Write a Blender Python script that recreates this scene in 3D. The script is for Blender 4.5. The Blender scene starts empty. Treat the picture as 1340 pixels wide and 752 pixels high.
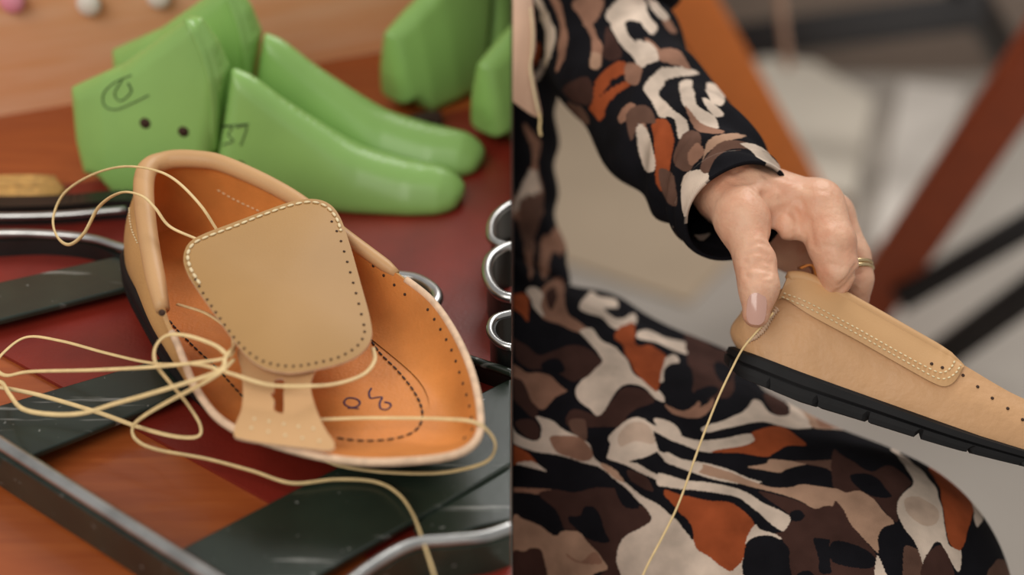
import bpy, bmesh, math, random
import numpy as np
from mathutils import Vector, Matrix
from mathutils.bvhtree import BVHTree

random.seed(4)
SC = bpy.context.scene
COL = SC.collection

# ------------------------------------------------------------------ camera
FPX = 1861.11          # 50 mm on a 36 mm sensor, 1340 px wide
PITCH = math.radians(35)
CAM = np.array([0.0, 0.0, 1.22])
TZ = 0.75              # top of the workbench
AR = np.array([1.0, 0, 0])
AU = np.array([0, math.sin(PITCH), math.cos(PITCH)])
AF = np.array([0, math.cos(PITCH), -math.sin(PITCH)])
cd = bpy.data.cameras.new('camera'); cam = bpy.data.objects.new('camera', cd); COL.objects.link(cam)
cam.location = CAM; cam.rotation_euler = (math.pi/2 - PITCH, 0, 0)
cd.lens = 50; cd.sensor_width = 36; cd.clip_start = 0.02
cd.dof.use_dof = True; cd.dof.focus_distance = 0.735; cd.dof.aperture_fstop = 2.7
SC.camera = cam
# ------------------------------------------------------------------ world, lights, exposure
SC.view_settings.view_transform = 'Standard'; SC.view_settings.look = 'None'
SC.view_settings.gamma = 1.0; SC.view_settings.use_curve_mapping = False
SC.view_settings.exposure = 0.0
w = bpy.data.worlds.new('world'); SC.world = w; w.use_nodes = True
bg = w.node_tree.nodes['Background']; bg.inputs[0].default_value = (1.0, 0.97, 0.93, 1); bg.inputs[1].default_value = 0.42

def area(name, loc, target, sx, sy, power, col=(1, 1, 1)):
    l = bpy.data.lights.new(name, 'AREA'); l.shape = 'RECTANGLE'; l.size = sx; l.size_y = sy; l.energy = power; l.color = col
    o = bpy.data.objects.new(name, l); COL.objects.link(o); o.location = loc
    o.rotation_euler = (Vector(target) - Vector(loc)).to_track_quat('-Z', 'Y').to_euler()
    return o
area('window_light', (0.75, 2.3, 2.7), (-0.05, 0.75, 0.75), 1.5, 1.3, 40, (1.0, 0.98, 0.95))
area('room_light', (-0.9, -0.9, 2.5), (0, 0.9, 0.7), 1.6, 1.6, 30, (1.0, 0.95, 0.88))

# ------------------------------------------------------------------ helpers
def V(px, py, d):
    """world point seen at pixel (px,py) at depth d along the optical axis"""
    return CAM + d*(AF + AR*(px-670)/FPX + AU*(376-py)/FPX)
def RAY(px, py): return AF + AR*(px-670)/FPX + AU*(376-py)/FPX
def T(px, py, z):
    r = RAY(px, py); return CAM + r*((TZ+z-CAM[2])/r[2])
def onplane(px, py, p0, n):
    r = RAY(px, py); return CAM + r*(np.dot(np.array(p0)-CAM, n)/np.dot(r, n))
def C3(px, py, d): return np.array([(px-670)/FPX*d, (376-py)/FPX*d, d])      # camera axes
def c2w(P): P = np.asarray(P); return CAM + P[..., 0:1]*AR + P[..., 1:2]*AU + P[..., 2:3]*AF
def w2px(P):
    q = np.asarray(P)-CAM; d = q@AF
    return 670+FPX*(q@AR)/d, 376-FPX*(q@AU)/d, d
def lin(c):
    c = np.array(c, float)/255.0
    return tuple(np.where(c <= .04045, c/12.92, ((c+.055)/1.055)**2.4))

def catmull(pts, n, closed=False):
    P = np.array(pts, float); m = len(P); out = []
    segs = m if closed else m-1
    for i in range(segs):
        if closed: a, b, c, d = P[(i-1) % m], P[i], P[(i+1) % m], P[(i+2) % m]
        else:
            b, c = P[i], P[i+1]; a = P[i-1] if i > 0 else 2*b-c; d = P[i+2] if i+2 < m else 2*c-b
        for k in range(n):
            t = k/n
            out.append(.5*((2*b)+(-a+c)*t+(2*a-5*b+4*c-d)*t*t+(-a+3*b-3*c+d)*t**3))
    if not closed: out.append(P[-1])
    return np.array(out)

def fnoise(P, seed, scale, octs=3):
    """smooth numpy noise, about -1..1"""
    rng = np.random.RandomState(seed); out = np.zeros(P.shape[:-1]); amp = 1.0; tot = 0
    for o in range(octs):
        for k in range(5):
            v = rng.normal(size=3); v /= np.linalg.norm(v)
            out = out + amp*np.sin((P@v)*scale*(2**o)*rng.uniform(.7, 1.3)+rng.uniform(0, 6.28)); tot += amp*.45
        amp *= .5
    return out/tot

# ------------------------------------------------------------------ materials
def mat(name, col, rough=.5, var=0.0, vscale=30, bump=0.0, bscale=300, spec=.5, sss=0, metal=0, coat=0, col2=None, wave=None):
    m = bpy.data.materials.new(name); m.use_nodes = True; nt = m.node_tree; N = nt.nodes; L = nt.links
    b = N['Principled BSDF']; c = lin(col)
    b.inputs['Roughness'].default_value = rough; b.inputs['Metallic'].default_value = metal
    b.inputs['Specular IOR Level'].default_value = spec
    if coat: b.inputs['Coat Weight'].default_value = coat; b.inputs['Coat Roughness'].default_value = .12
    if sss:
        b.inputs['Subsurface Weight'].default_value = sss; b.inputs['Subsurface Radius'].default_value = (1, .35, .2); b.inputs['Subsurface Scale'].default_value = .006
    tc = N.new('ShaderNodeTexCoord')
    n = N.new('ShaderNodeTexNoise'); n.inputs['Scale'].default_value = vscale; n.inputs['Detail'].default_value = 5
    L.new(tc.outputs['Object'], n.inputs['Vector'])
    src = n.outputs['Fac']
    if wave:
        mp = N.new('ShaderNodeMapping'); mp.inputs['Scale'].default_value = wave; L.new(tc.outputs['Object'], mp.inputs['Vector'])
        L.new(mp.outputs['Vector'], n.inputs['Vector'])
    r = N.new('ShaderNodeValToRGB'); L.new(src, r.inputs['Fac'])
    c2 = lin(col2) if col2 else tuple(max(0, x*(1-var)) for x in c)
    c1 = c if col2 else tuple(min(1, x*(1+var*.5)) for x in c)
    r.color_ramp.elements[0].position = .32; r.color_ramp.elements[0].color = (*c2, 1)
    r.color_ramp.elements[1].position = .68; r.color_ramp.elements[1].color = (*c1, 1)
    L.new(r.outputs['Color'], b.inputs['Base Color'])
    if bump:
        n2 = N.new('ShaderNodeTexNoise'); n2.inputs['Scale'].default_value = bscale; n2.inputs['Detail'].default_value = 4
        L.new(tc.outputs['Object'], n2.inputs['Vector'])
        bp = N.new('ShaderNodeBump'); bp.inputs['Strength'].default_value = bump; bp.inputs['Distance'].default_value = .0008
        L.new(n2.outputs['Fac'], bp.inputs['Height']); L.new(bp.outputs['Normal'], b.inputs['Normal'])
    return m
def scratch(m):
    """worn pale scratches over enamel"""
    nt = m.node_tree; N = nt.nodes; L = nt.links; b = N['Principled BSDF']; src = b.inputs['Base Color'].links[0].from_socket
    tc = N.new('ShaderNodeTexCoord'); mp = N.new('ShaderNodeMapping'); mp.inputs['Rotation'].default_value = (0, 0, .7); mp.inputs['Scale'].default_value = (14, 160, 40); L.new(tc.outputs['Object'], mp.inputs['Vector'])
    n = N.new('ShaderNodeTexNoise'); n.inputs['Scale'].default_value = 1.0; n.inputs['Detail'].default_value = 6; L.new(mp.outputs['Vector'], n.inputs['Vector'])
    n2 = N.new('ShaderNodeTexNoise'); n2.inputs['Scale'].default_value = 220; L.new(tc.outputs['Object'], n2.inputs['Vector'])
    r = N.new('ShaderNodeMapRange'); r.inputs[1].default_value = .64; r.inputs[2].default_value = .72; r.inputs[3].default_value = 0; r.inputs[4].default_value = .5; L.new(n.outputs['Fac'], r.inputs[0])
    r2 = N.new('ShaderNodeMapRange'); r2.inputs[1].default_value = .70; r2.inputs[2].default_value = .76; r2.inputs[3].default_value = 0; r2.inputs[4].default_value = .5; L.new(n2.outputs['Fac'], r2.inputs[0])
    ad = N.new('ShaderNodeMath'); ad.operation = 'MAXIMUM'; L.new(r.outputs[0], ad.inputs[0]); L.new(r2.outputs[0], ad.inputs[1])
    mx = N.new('ShaderNodeMix'); mx.data_type = 'RGBA'; L.new(ad.outputs[0], mx.inputs[0]); L.new(src, mx.inputs[6]); mx.inputs[7].default_value = (.45, .45, .42, 1); L.new(mx.outputs[2], b.inputs['Base Color'])
def mat_print():
    m = bpy.data.materials.new('printed_cloth'); m.use_nodes = True; nt = m.node_tree; N = nt.nodes; L = nt.links
    b = N['Principled BSDF']; b.inputs['Roughness'].default_value = .9; b.inputs['Specular IOR Level'].default_value = .08
    b.inputs['Sheen Weight'].default_value = .0
    a = N.new('ShaderNodeVertexColor'); a.layer_name = 'print'
    tc = N.new('ShaderNodeTexCoord')
    n = N.new('ShaderNodeTexNoise'); n.inputs['Scale'].default_value = 45; n.inputs['Detail'].default_value = 6; L.new(tc.outputs['Object'], n.inputs['Vector'])
    mr = N.new('ShaderNodeMapRange'); mr.inputs[1].default_value = .3; mr.inputs[2].default_value = .7; mr.inputs[3].default_value = .66; mr.inputs[4].default_value = 1.18
    L.new(n.outputs['Fac'], mr.inputs[0])
    mx = N.new('ShaderNodeMix'); mx.data_type = 'RGBA'; mx.blend_type = 'MULTIPLY'; mx.inputs[0].default_value = 1
    L.new(a.outputs['Color'], mx.inputs[6]); L.new(mr.outputs[0], mx.inputs[7]); L.new(mx.outputs[2], b.inputs['Base Color'])
    w1 = N.new('ShaderNodeTexWave'); w1.inputs['Scale'].default_value = 420; w1.inputs['Distortion'].default_value = 1.5; L.new(tc.outputs['Object'], w1.inputs['Vector'])
    bp = N.new('ShaderNodeBump'); bp.inputs['Strength'].default_value = .25; bp.inputs['Distance'].default_value = .0005
    L.new(w1.outputs['Fac'], bp.inputs['Height']); L.new(bp.outputs['Normal'], b.inputs['Normal'])
    return m
M = dict(
    table=mat('varnished_wood', (168, 88, 42), .3, 0, 6, 0.05, 60, col2=(152, 74, 34), wave=(3, 30, 3), coat=.2),
    board=mat('orange_wood', (241, 188, 150), .36, 0, 5, .05, 60, col2=(234, 168, 120), wave=(2, 2, 25), coat=.15),
    pad=mat('maroon_leather', (128, 38, 26), .42, .25, 20, .25, 500),
    tan=mat('tan_leather', (201, 156, 100), .5, .10, 25, .3, 700, spec=.35),
    tanP=mat('vamp_leather', (178, 138, 88), .52, .06, 18, .12, 900, spec=.3),
    tan2=mat('smooth_tan_leather', (206, 162, 114), .45, .08, 18, .12, 900, spec=.35),
    tanR=mat('creased_tan_leather', (208, 162, 118), .46, .08, 28, .7, 170, spec=.35),
    brown=mat('brown_lining', (214, 136, 68), .5, .18, 35, .35, 600, spec=.35),
    raw=mat('raw_leather_edge', (228, 194, 162), .8, .2, 200, .4, 600),
    rubber=mat('black_rubber', (20, 19, 20), .6, .2, 60, .1, 300, spec=.25),
    thread=mat('waxed_thread', (232, 202, 146), .5, .12, 200, .2, 1500),
    stitch=mat('pale_stitching', (232, 212, 170), .6, .1, 300),
    hole=mat('dark_hole', (62, 38, 22), .8),
    darkstitch=mat('black_stitching', (36, 24, 20), .7),
    ink=mat('purple_ink', (44, 26, 72), .6),
    gink=mat('black_ink', (28, 40, 26), .6),
    green=mat('green_plastic', (146, 190, 104), .33, .12, 12, .03, 100, coat=.1),
    rack=mat('dark_green_enamel', (36, 46, 37), .32, .4, 25, .08, 200, coat=.2),
    rackd=mat('black_enamel', (26, 27, 25), .3, .3, 25, .05, 200),
    steel=mat('worn_steel', (190, 190, 188), .28, .25, 60, .08, 200, metal=1),
    straw=mat('straw', (205, 160, 92), .7, .25, 200),
    skin=mat('skin', (230, 184, 154), .45, .0, 70, .7, 330, col2=(216, 158, 128), sss=.12, spec=.35),
    nail=mat('nail_polish', (206, 160, 144), .15, .05, 40, coat=.6),
    gold=mat('gold', (222, 196, 150), .25, .1, 50, metal=1),
    cloth=mat_print(),
    beige=mat('beige_cloth', (206, 168, 142), .8, .1, 30, .2, 600),
    floor=mat('grey_floor', (184, 176, 166), .75, .0, 1.6, .05, 40, col2=(160, 150, 140)),
    wall=mat('grey_wall', (150, 134, 122), .85, .08, 3),
    part=mat('panel_brown', (84, 62, 52), .8, .05, 3),
    owood=mat('orange_wood_slat', (238, 132, 56), .45, .12, 8, wave=(4, 4, 30)),
    rwood=mat('red_wood_slat', (150, 66, 32), .45, .25, 8, wave=(4, 4, 30)),
    dmetal=mat('dark_metal', (24, 18, 17), .5, .2, 20),
    hide=mat('dark_hide', (58, 36, 26), .7, .3, 60, .3, 300),
    kraft=mat('kraft_paper', (190, 170, 145), .85, .05, 6),
    cream=mat('cream_card', (218, 208, 192), .85, .05, 6),
    pink=mat('pink_plastic', (232, 150, 170), .4), white=mat('white_plastic', (230, 222, 212), .4),
)

scratch(M['rack'])
for nd in M['tanR'].node_tree.nodes:
    if nd.type == 'BUMP': nd.inputs['Distance'].default_value = .0013
# ------------------------------------------------------------------ object builders
def link(name, me, parent=None):
    o = bpy.data.objects.new(name, me); COL.objects.link(o)
    if parent is not None: o.parent = parent
    return o
def obj(name, verts, faces, m, parent=None, smooth=True, recalc=True, cut=None, mats=None, fmat=None, local=None):
    """one mesh object; verts in world space (in the parent's space when parent is moved: pass local matrix)"""
    me = bpy.data.meshes.new(name)
    v = np.asarray(verts, float)
    if parent is not None and local is None:
        mi = np.array(parent.matrix_basis.inverted()); v = v@mi[:3, :3].T+mi[:3, 3]
    me.from_pydata(v.tolist(), [], [tuple(int(i) for i in f) for f in faces])
    for mm in (mats or [m]): me.materials.append(mm)
    if fmat is not None: me.polygons.foreach_set('material_index', np.asarray(fmat, np.int32))
    if recalc or cut is not None:
        bm = bmesh.new(); bm.from_mesh(me)
        if cut is not None:
            g = list(bm.verts)+list(bm.edges)+list(bm.faces)
            s = -1 if cut < 0 else 1; mi = parent.matrix_basis.inverted() if parent is not None else Matrix()
            r = bmesh.ops.bisect_plane(bm, geom=g, plane_co=mi @ Vector((s*.0004, 0, 0)), plane_no=mi.to_3x3() @ Vector((-s, 0, 0)), clear_outer=True)
            ed = [e for e in r['geom_cut'] if isinstance(e, bmesh.types.BMEdge)]
            try: bmesh.ops.holes_fill(bm, edges=ed)
            except Exception: pass
        if recalc: bmesh.ops.recalc_face_normals(bm, faces=bm.faces)
        bm.to_mesh(me); bm.free()
    if smooth: me.polygons.foreach_set('use_smooth', [True]*len(me.polygons))
    me.update()
    return link(name, me, parent)
def tag(o, label, cat=None, group=None, kind=None):
    if label: o['label'] = label
    if cat: o['category'] = cat
    if group: o['group'] = group
    if kind: o['kind'] = kind
    return o
def empty(name, loc, label, cat, group=None, rz=0):
    o = bpy.data.objects.new(name, None); COL.objects.link(o); o.location = loc; o.rotation_euler = (0, 0, rz); o.empty_display_size = .02
    o.matrix_basis = Matrix.Translation(Vector(loc)) @ Matrix.Rotation(rz, 4, 'Z')
    return tag(o, label, cat, group)
class MB:
    def __init__(s): s.v = []; s.f = []; s.n = 0; s.m = []
    def add(s, v, f, mi=0):
        v = np.asarray(v, float); s.v.append(v); s.f += [tuple(i+s.n for i in q) for q in f]; s.m += [mi]*len(f); s.n += len(v); return s
    def build(s, name, m, parent=None, **k):
        if 'mats' in k: k['fmat'] = s.m
        return obj(name, np.concatenate(s.v), s.f, m, parent, **k)
    def box(s, o, ax, ay, az):
        o, ax, ay, az = [np.array(q, float) for q in (o, ax, ay, az)]
        v = [o+a*ax+b*ay+c*az for a in (0, 1) for b in (0, 1) for c in (0, 1)]
        return s.add(v, [(0, 1, 3, 2), (4, 6, 7, 5), (0, 4, 5, 1), (2, 3, 7, 6), (0, 2, 6, 4), (1, 5, 7, 3)])
    def bbox(s, o, ax, ay, az, r):
        """box with bevelled edges"""
        o, ax, ay, az = [np.array(q, float) for q in (o, ax, ay, az)]
        bm = bmesh.new(); bmesh.ops.create_cube(bm, size=1)
        L = [np.linalg.norm(q) for q in (ax, ay, az)]
        for v in bm.verts: v.co = Vector(((v.co.x+.5)*L[0], (v.co.y+.5)*L[1], (v.co.z+.5)*L[2]))
        bmesh.ops.bevel(bm, geom=list(bm.edges), offset=r, segments=3, profile=.5, affect='EDGES')
        bm.verts.index_update()
        A = np.stack([ax/L[0], ay/L[1], az/L[2]])
        v = np.array([tuple(q.co) for q in bm.verts])@A+o; f = [tuple(q.index for q in p.verts) for p in bm.faces]
        bm.free(); return s.add(v, f)
    def tube(s, pts, r, seg=8, flat=1.0, closed=False, mi=0):
        P = np.asarray(pts, float); n = len(P); rr = np.full(n, r) if np.isscalar(r) else np.asarray(r)
        if closed: tg = np.roll(P, -1, 0)-np.roll(P, 1, 0)
        else: tg = np.gradient(P, axis=0)
        tg /= np.linalg.norm(tg, axis=1)[:, None]+1e-12
        up = np.array([.13, .2, .97]); V_ = []; a = None
        for i in range(n):
            if a is None: a = np.cross(tg[i], up)
            else: a = a-tg[i]*np.dot(a, tg[i])
            if np.linalg.norm(a) < 1e-6: a = np.cross(tg[i], (1, 0, 0))
            a = a/np.linalg.norm(a); b = np.cross(tg[i], a)
            for k in range(seg):
                t = 2*math.pi*k/seg; V_.append(P[i]+rr[i]*(math.cos(t)*a+flat*math.sin(t)*b))
        F = []
        for i in range(n if closed else n-1):
            j = (i+1) % n
            for k in range(seg):
                l = (k+1) % seg; F.append((i*seg+k, i*seg+l, j*seg+l, j*seg+k))
        if not closed: F += [tuple(range(seg-1, -1, -1)), tuple((n-1)*seg+k for k in range(seg))]
        return s.add(V_, F, mi)
    def disc(s, p, n, r, h=.0004, seg=8, mi=0):
        n = np.array(n, float); n /= np.linalg.norm(n); a = np.cross(n, (.3, .5, .8)); a /= np.linalg.norm(a); b = np.cross(n, a); p = np.array(p)
        v = [p+r*(math.cos(2*math.pi*k/seg)*a+math.sin(2*math.pi*k/seg)*b)-n*h for k in range(seg)]
        v += [q+n*2*h for q in v]
        return s.add(v, [tuple(range(seg-1, -1, -1)), tuple(range(seg, 2*seg))]+[(k, (k+1) % seg, seg+(k+1) % seg, seg+k) for k in range(seg)], mi)
    def slab(s, poly, t, n=(0, 0, 1)):
        """thick flat piece from an outline of world points, thickness t along n"""
        P = np.asarray(poly, float); k = len(P); nn = np.array(n, float)*t
        return s.add(np.concatenate([P, P+nn]), [tuple(range(k-1, -1, -1)), tuple(range(k, 2*k))]+[(i, (i+1) % k, k+(i+1) % k, k+i) for i in range(k)])

def bvh_of(o):
    mw = np.array(o.matrix_basis)
    if o.parent is not None: mw = np.array(o.parent.matrix_basis)@mw
    v = np.array([tuple(q.co) for q in o.data.vertices])@mw[:3, :3].T+mw[:3, 3]
    return BVHTree.FromPolygons([Vector(q) for q in v], [tuple(p.vertices) for p in o.data.polygons])
def hit(b, px, py):
    r = RAY(px, py); h = b.ray_cast(Vector(CAM), Vector(r).normalized())
    if h[0] is None: return None, None
    n = np.array(h[1]); n = n if np.dot(n, r) < 0 else -n
    return np.array(h[0]), n
def dashes(mb, b, pts, dash, gap, r, lift=.0004, flat=.6):
    """stitches laid on a surface along a traced line"""
    P = np.array(pts, float); W = []
    for q in catmull(P, 24):
        h, n = hit(b, *q)
        if h is not None: W.append(h+n*lift)
    if len(W) < 3: return
    W = np.array(W); s = np.concatenate([[0], np.cumsum(np.linalg.norm(np.diff(W, axis=0), axis=1))])
    a = 0
    while a < s[-1]:
        t = np.linspace(a, min(a+dash, s[-1]), 4)
        mb.tube(np.stack([np.interp(t, s, W[:, k]) for k in range(3)], 1), np.array([.6, 1, 1, .6])*r, 6, flat); a += dash+gap
def dots(mb, b, pts, n, r, dens=24):
    P = catmull(np.array(pts, float), dens); s = np.concatenate([[0], np.cumsum(np.linalg.norm(np.diff(P, axis=0), axis=1))])
    for t in np.linspace(0, s[-1], n):
        h, nn = hit(b, np.interp(t, s, P[:, 0]), np.interp(t, s, P[:, 1]))
        if h is not None: mb.disc(h, nn, r)

# ------------------------------------------------------------------ signed distance modelling
def surfnets(vals, lo, h):
    nx, ny, nz = vals.shape; ins = vals < 0
    cs = (nx-1, ny-1, nz-1); acc = np.zeros(cs+(3,), np.float32); cnt = np.zeros(cs, np.float32); E = []
    for ax in range(3):
        sl0 = [slice(None)]*3; sl1 = [slice(None)]*3; sl0[ax] = slice(0, -1); sl1[ax] = slice(1, None)
        a = vals[tuple(sl0)]; b = vals[tuple(sl1)]
        idx = np.argwhere(ins[tuple(sl0)] != ins[tuple(sl1)])
        va = a[tuple(idx.T)]; vb = b[tuple(idx.T)]; t = va/(va-vb)
        pos = idx.astype(np.float32); pos[:, ax] += t; E.append((ax, idx, va < 0))
        o = [k for k in range(3) if k != ax]
        for d0 in (0, 1):
            for d1 in (0, 1):
                c = idx.copy(); c[:, o[0]] -= d0; c[:, o[1]] -= d1
                ok = np.all(c >= 0, 1) & np.all(c < np.array(cs), 1)
                ci = tuple(c[ok].T)
                for k in range(3): np.add.at(acc[..., k], ci, pos[ok][:, k])
                np.add.at(cnt, ci, 1)
    act = cnt > 0; ids = -np.ones(cs, np.int64); ids[act] = np.arange(act.sum())
    Vv = acc[act]/cnt[act][:, None]*h+np.array(lo)
    Fs = []
    for ax, idx, neg in E:
        o = [k for k in range(3) if k != ax]
        ok = (idx[:, o[0]] > 0) & (idx[:, o[1]] > 0) & (idx[:, o[0]] < vals.shape[o[0]]-1) & (idx[:, o[1]] < vals.shape[o[1]]-1)
        idx = idx[ok]; neg = neg[ok]
        def g(d0, d1):
            c = idx.copy(); c[:, o[0]] -= d0; c[:, o[1]] -= d1; return ids[tuple(c.T)]
        q = np.stack([g(1, 1), g(0, 1), g(0, 0), g(1, 0)], 1)
        flip = neg if ax != 1 else ~neg
        q[~flip] = q[~flip][:, ::-1]
        Fs.append(q)
    return Vv, np.concatenate(Fs)
def grid(lo, hi, h):
    ax = [np.arange(lo[k], hi[k]+h, h, dtype=np.float32) for k in range(3)]
    return np.stack(np.meshgrid(*ax, indexing='ij'), -1)
def cone(P, a, b, ra, rb):
    a = np.array(a, np.float32); b = np.array(b, np.float32); ab = b-a; L = max(float(ab@ab), 1e-12)
    t = np.clip(((P-a)@ab)/L, 0, 1); q = P-a-t[..., None]*ab
    return np.sqrt((q*q).sum(-1))-(ra+(rb-ra)*t)
def smin(a, b, k):
    h = np.clip(.5+.5*(b-a)/k, 0, 1); return b*(1-h)+a*h-k*h*(1-h)

def in_poly(x, y, poly):
    P = np.asarray(poly, float); c = np.zeros(x.shape, bool); n = len(P)
    for i in range(n):
        x0, y0 = P[i]; x1, y1 = P[(i+1) % n]
        if y0 == y1: continue
        k = ((y0 > y) != (y1 > y)) & (x < (x1-x0)*(y-y0)/(y1-y0)+x0); c ^= k
    return c
def poly_dist(X, Y, poly):
    P = np.asarray(poly, float); d = np.full(X.shape, 1e9); n = len(P)
    for i in range(n):
        a = P[i]; b = P[(i+1) % n]; e = b-a; t = np.clip(((X-a[0])*e[0]+(Y-a[1])*e[1])/max(e@e, 1e-12), 0, 1)
        d = np.minimum(d, np.hypot(X-a[0]-t*e[0], Y-a[1]-t*e[1]))
    return np.where(in_poly(X, Y, P), d, -d)
def inflate(poly, W, r, h=.0016):
    """solid whose side view is poly (x,z) and whose half width is W(x,z), edges rounded over r"""
    P = np.asarray(poly, float); lo = P.min(0)-.006; hi = P.max(0)+.006
    x = np.arange(lo[0], hi[0], h); z = np.arange(lo[1], hi[1], h); X, Z = np.meshgrid(x, z, indexing='ij')
    d = poly_dist(X, Z, P); ww = W(X, Z)
    hw = ww-r+r*np.sqrt(np.clip(1-(1-np.clip(d/r, 0, 1))**2, 0, 1)); hw = hw+0
    ym = float(ww.max())+.006; y = np.arange(-ym, ym+h, h)
    f = np.maximum(np.abs(y)[None, :, None]-hw[:, None, :], -d[:, None, :]).astype(np.float32)
    return surfnets(f, (lo[0], -ym, lo[1]), h)

def subdiv_quads(v, f):
    """split every quad in four"""
    f = np.asarray(f); e = np.concatenate([f[:, [0, 1]], f[:, [1, 2]], f[:, [2, 3]], f[:, [3, 0]]]); es = np.sort(e, 1)
    key = es[:, 0].astype(np.int64)*len(v)+es[:, 1]; uq, first, inv = np.unique(key, return_index=True, return_inverse=True); inv = inv.ravel()
    mid = (v[es[first, 0]]+v[es[first, 1]])/2; cen = v[f].mean(1); n = len(v); m = len(f)
    ei = (n+inv).reshape(4, m); ci = n+len(mid)+np.arange(m)
    nf = np.concatenate([np.stack([f[:, k], ei[k], ci, ei[k-1]], 1) for k in range(4)])
    return np.concatenate([v, mid, cen]), nf
def relax(v, f, it=2, s=.5):
    f = np.asarray(f)
    for _ in range(it):
        acc = np.zeros_like(v); cnt = np.zeros(len(v))
        for a, b in ((0, 1), (1, 2), (2, 3), (3, 0)):
            for p, q in ((a, b), (b, a)):
                for k in range(3): acc[:, k] += np.bincount(f[:, p], v[f[:, q], k], len(v))
                cnt += np.bincount(f[:, p], minlength=len(v))
        v = v*(1-s)+s*acc/np.maximum(cnt, 1)[:, None]
    return v
def biggest(v, f):
    """keep the largest connected piece"""
    f = np.asarray(f); lab = np.arange(len(v))
    while True:
        m = lab[f].min(1); new = lab.copy()
        for k in range(f.shape[1]): np.minimum.at(new, f[:, k], m)
        new = new[new]
        if (new == lab).all(): break
        lab = new
    u, c = np.unique(lab, return_counts=True); keep = lab == u[c.argmax()]
    idx = -np.ones(len(v), np.int64); idx[keep] = np.arange(keep.sum()); return v[keep], idx[f[keep[f[:, 0]]]]
def quadmesh(name, v, f, m, parent=None):
    """fast path for large all-quad meshes, faces turned outwards"""
    v = np.asarray(v, np.float64); f = np.asarray(f)
    a, b, c = v[f[:, 0]], v[f[:, 1]], v[f[:, 2]]
    if (np.cross(b-a, c-a)*(a-v.mean(0))).sum() < 0: f = f[:, ::-1]
    if parent is not None: mi = np.array(parent.matrix_basis.inverted()); v = v@mi[:3, :3].T+mi[:3, 3]
    me = bpy.data.meshes.new(name); me.vertices.add(len(v)); me.loops.add(f.size); me.polygons.add(len(f))
    me.vertices.foreach_set('co', v.astype(np.float32).ravel()); me.loops.foreach_set('vertex_index', f.astype(np.int32).ravel())
    me.polygons.foreach_set('loop_start', np.arange(0, f.size, 4, dtype=np.int32))
    me.polygons.foreach_set('use_smooth', np.ones(len(f), bool)); me.materials.append(m); me.update(calc_edges=True); me.validate()
    return link(name, me, parent)

def gridfaces(m, k, off=0, close=True):
    return [(off+i*k+j, off+i*k+(j+1) % k, off+(i+1)*k+(j+1) % k, off+(i+1)*k+j) for i in range(m-1) for j in range(k if close else k-1)]

# ================================================================== SETTING
def struct(name, mb, m, **k): return tag(mb.build(name, m, **k), None, None, None, 'structure')
struct('floor', MB().box((-2.6, -1.2, -.05), (5.6, 0, 0), (0, 4.4, 0), (0, 0, .05)), M['floor'], smooth=False)
struct('wall_back', MB().box((-2.6, 2.45, 0), (5.6, 0, 0), (0, .08, 0), (0, 0, 1.15)), M['wall'], smooth=False)
# thin partition between the two work places; both sides are built right up to it
pv = [(.60, 0), (.60, .70), (.70, .752), (.80, .80), (.88, .88), (.88, 1.02), (2.45, 1.02), (2.45, 0)]
struct('wall_partition', MB().slab([(-.00025, y, z) for y, z in pv], .0005, (1, 0, 0)), M['part'], smooth=False)

# ================================================================== LEFT: the workbench
bench = empty('workbench', (-.6, .8, 0), 'varnished orange-brown wooden workbench with raised back board under the green lasts', 'table')
bl0 = T(0, 152, 0); bl1 = np.array([-.0005, 1.02, TZ]); bu = bl1-bl0; bu /= np.linalg.norm(bu); bw = np.array([-bu[1], bu[0], 0])
bk0 = bl1-bu*.95
MB().box((-.95, .30, TZ-.03), (.9496, 0, 0), (0, .78, 0), (0, 0, .03)).build('table_top', M['table'], bench, smooth=False)
MB().box(bk0-np.array([0, 0, .0]), bu*.9485, bw*.02, (0, 0, .2)).build('back_board', M['board'], bench, smooth=False, cut=-1)
for lx, ly in ((-.92, .33), (-.06, .33), (-.92, 1.0), (-.06, 1.0)):
    MB().box((lx, ly, 0), (.05, 0, 0), (0, .05, 0), (0, 0, TZ-.03)).build('leg', M['table'], bench, smooth=False)
# maroon leather mat
a = T(-30, 448, 0); b_ = T(335, 650, 0); dr = (b_-a)/np.linalg.norm(b_-a); nr = np.array([-dr[1], dr[0], 0])
e = a+dr*((-.0005-a[0])/dr[0])
pp = [a-dr*.1, e, np.array([-.0005, .90, TZ]), T(300, 215, 0), T(-30, 262, 0)]
pad = MB().slab([q+np.array([0, 0, .0002]) for q in pp], .0022).build('leather_mat', M['pad'], smooth=False)
tag(pad, 'dark maroon leather mat lying on the wooden workbench under the rack', 'mat')

# ---------------------------------------------------------------- metal rack
ZR = .012
rack = empty('metal_rack', tuple(T(300, 600, .003)), 'dark green enamelled metal rack with worn steel edges under the unfinished moccasin', 'rack')
def plate(name, pts, t=.004, z=ZR, m='rack'):
    P = [T(x, y, z)-np.array([0, 0, t]) for x, y in pts]
    o = MB().slab(P, t).build(name, M[m], rack, smooth=False, cut=-1)
    bv = o.modifiers.new('bevel', 'BEVEL'); bv.width = .0012; bv.segments = 2; bv.limit_method = 'ANGLE'
    return o
plate('cross_plate', [(-40, 541), (227, 463), (470, 392), (485, 440), (250, 510), (43, 594), (-40, 622)])
plate('cross_plate', [(215, 728), (395, 635), (560, 548), (700, 478), (700, 587), (628, 630), (532, 685), (400, 762), (215, 800)])
plate('cross_plate', [(-40, 377), (150, 335), (300, 300), (330, 340), (165, 376), (-40, 428)])
plate('corner_plate', [(540, 690), (590, 640), (628, 628), (700, 585), (700, 672), (620, 690), (560, 712)], .003, .0095)
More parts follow.
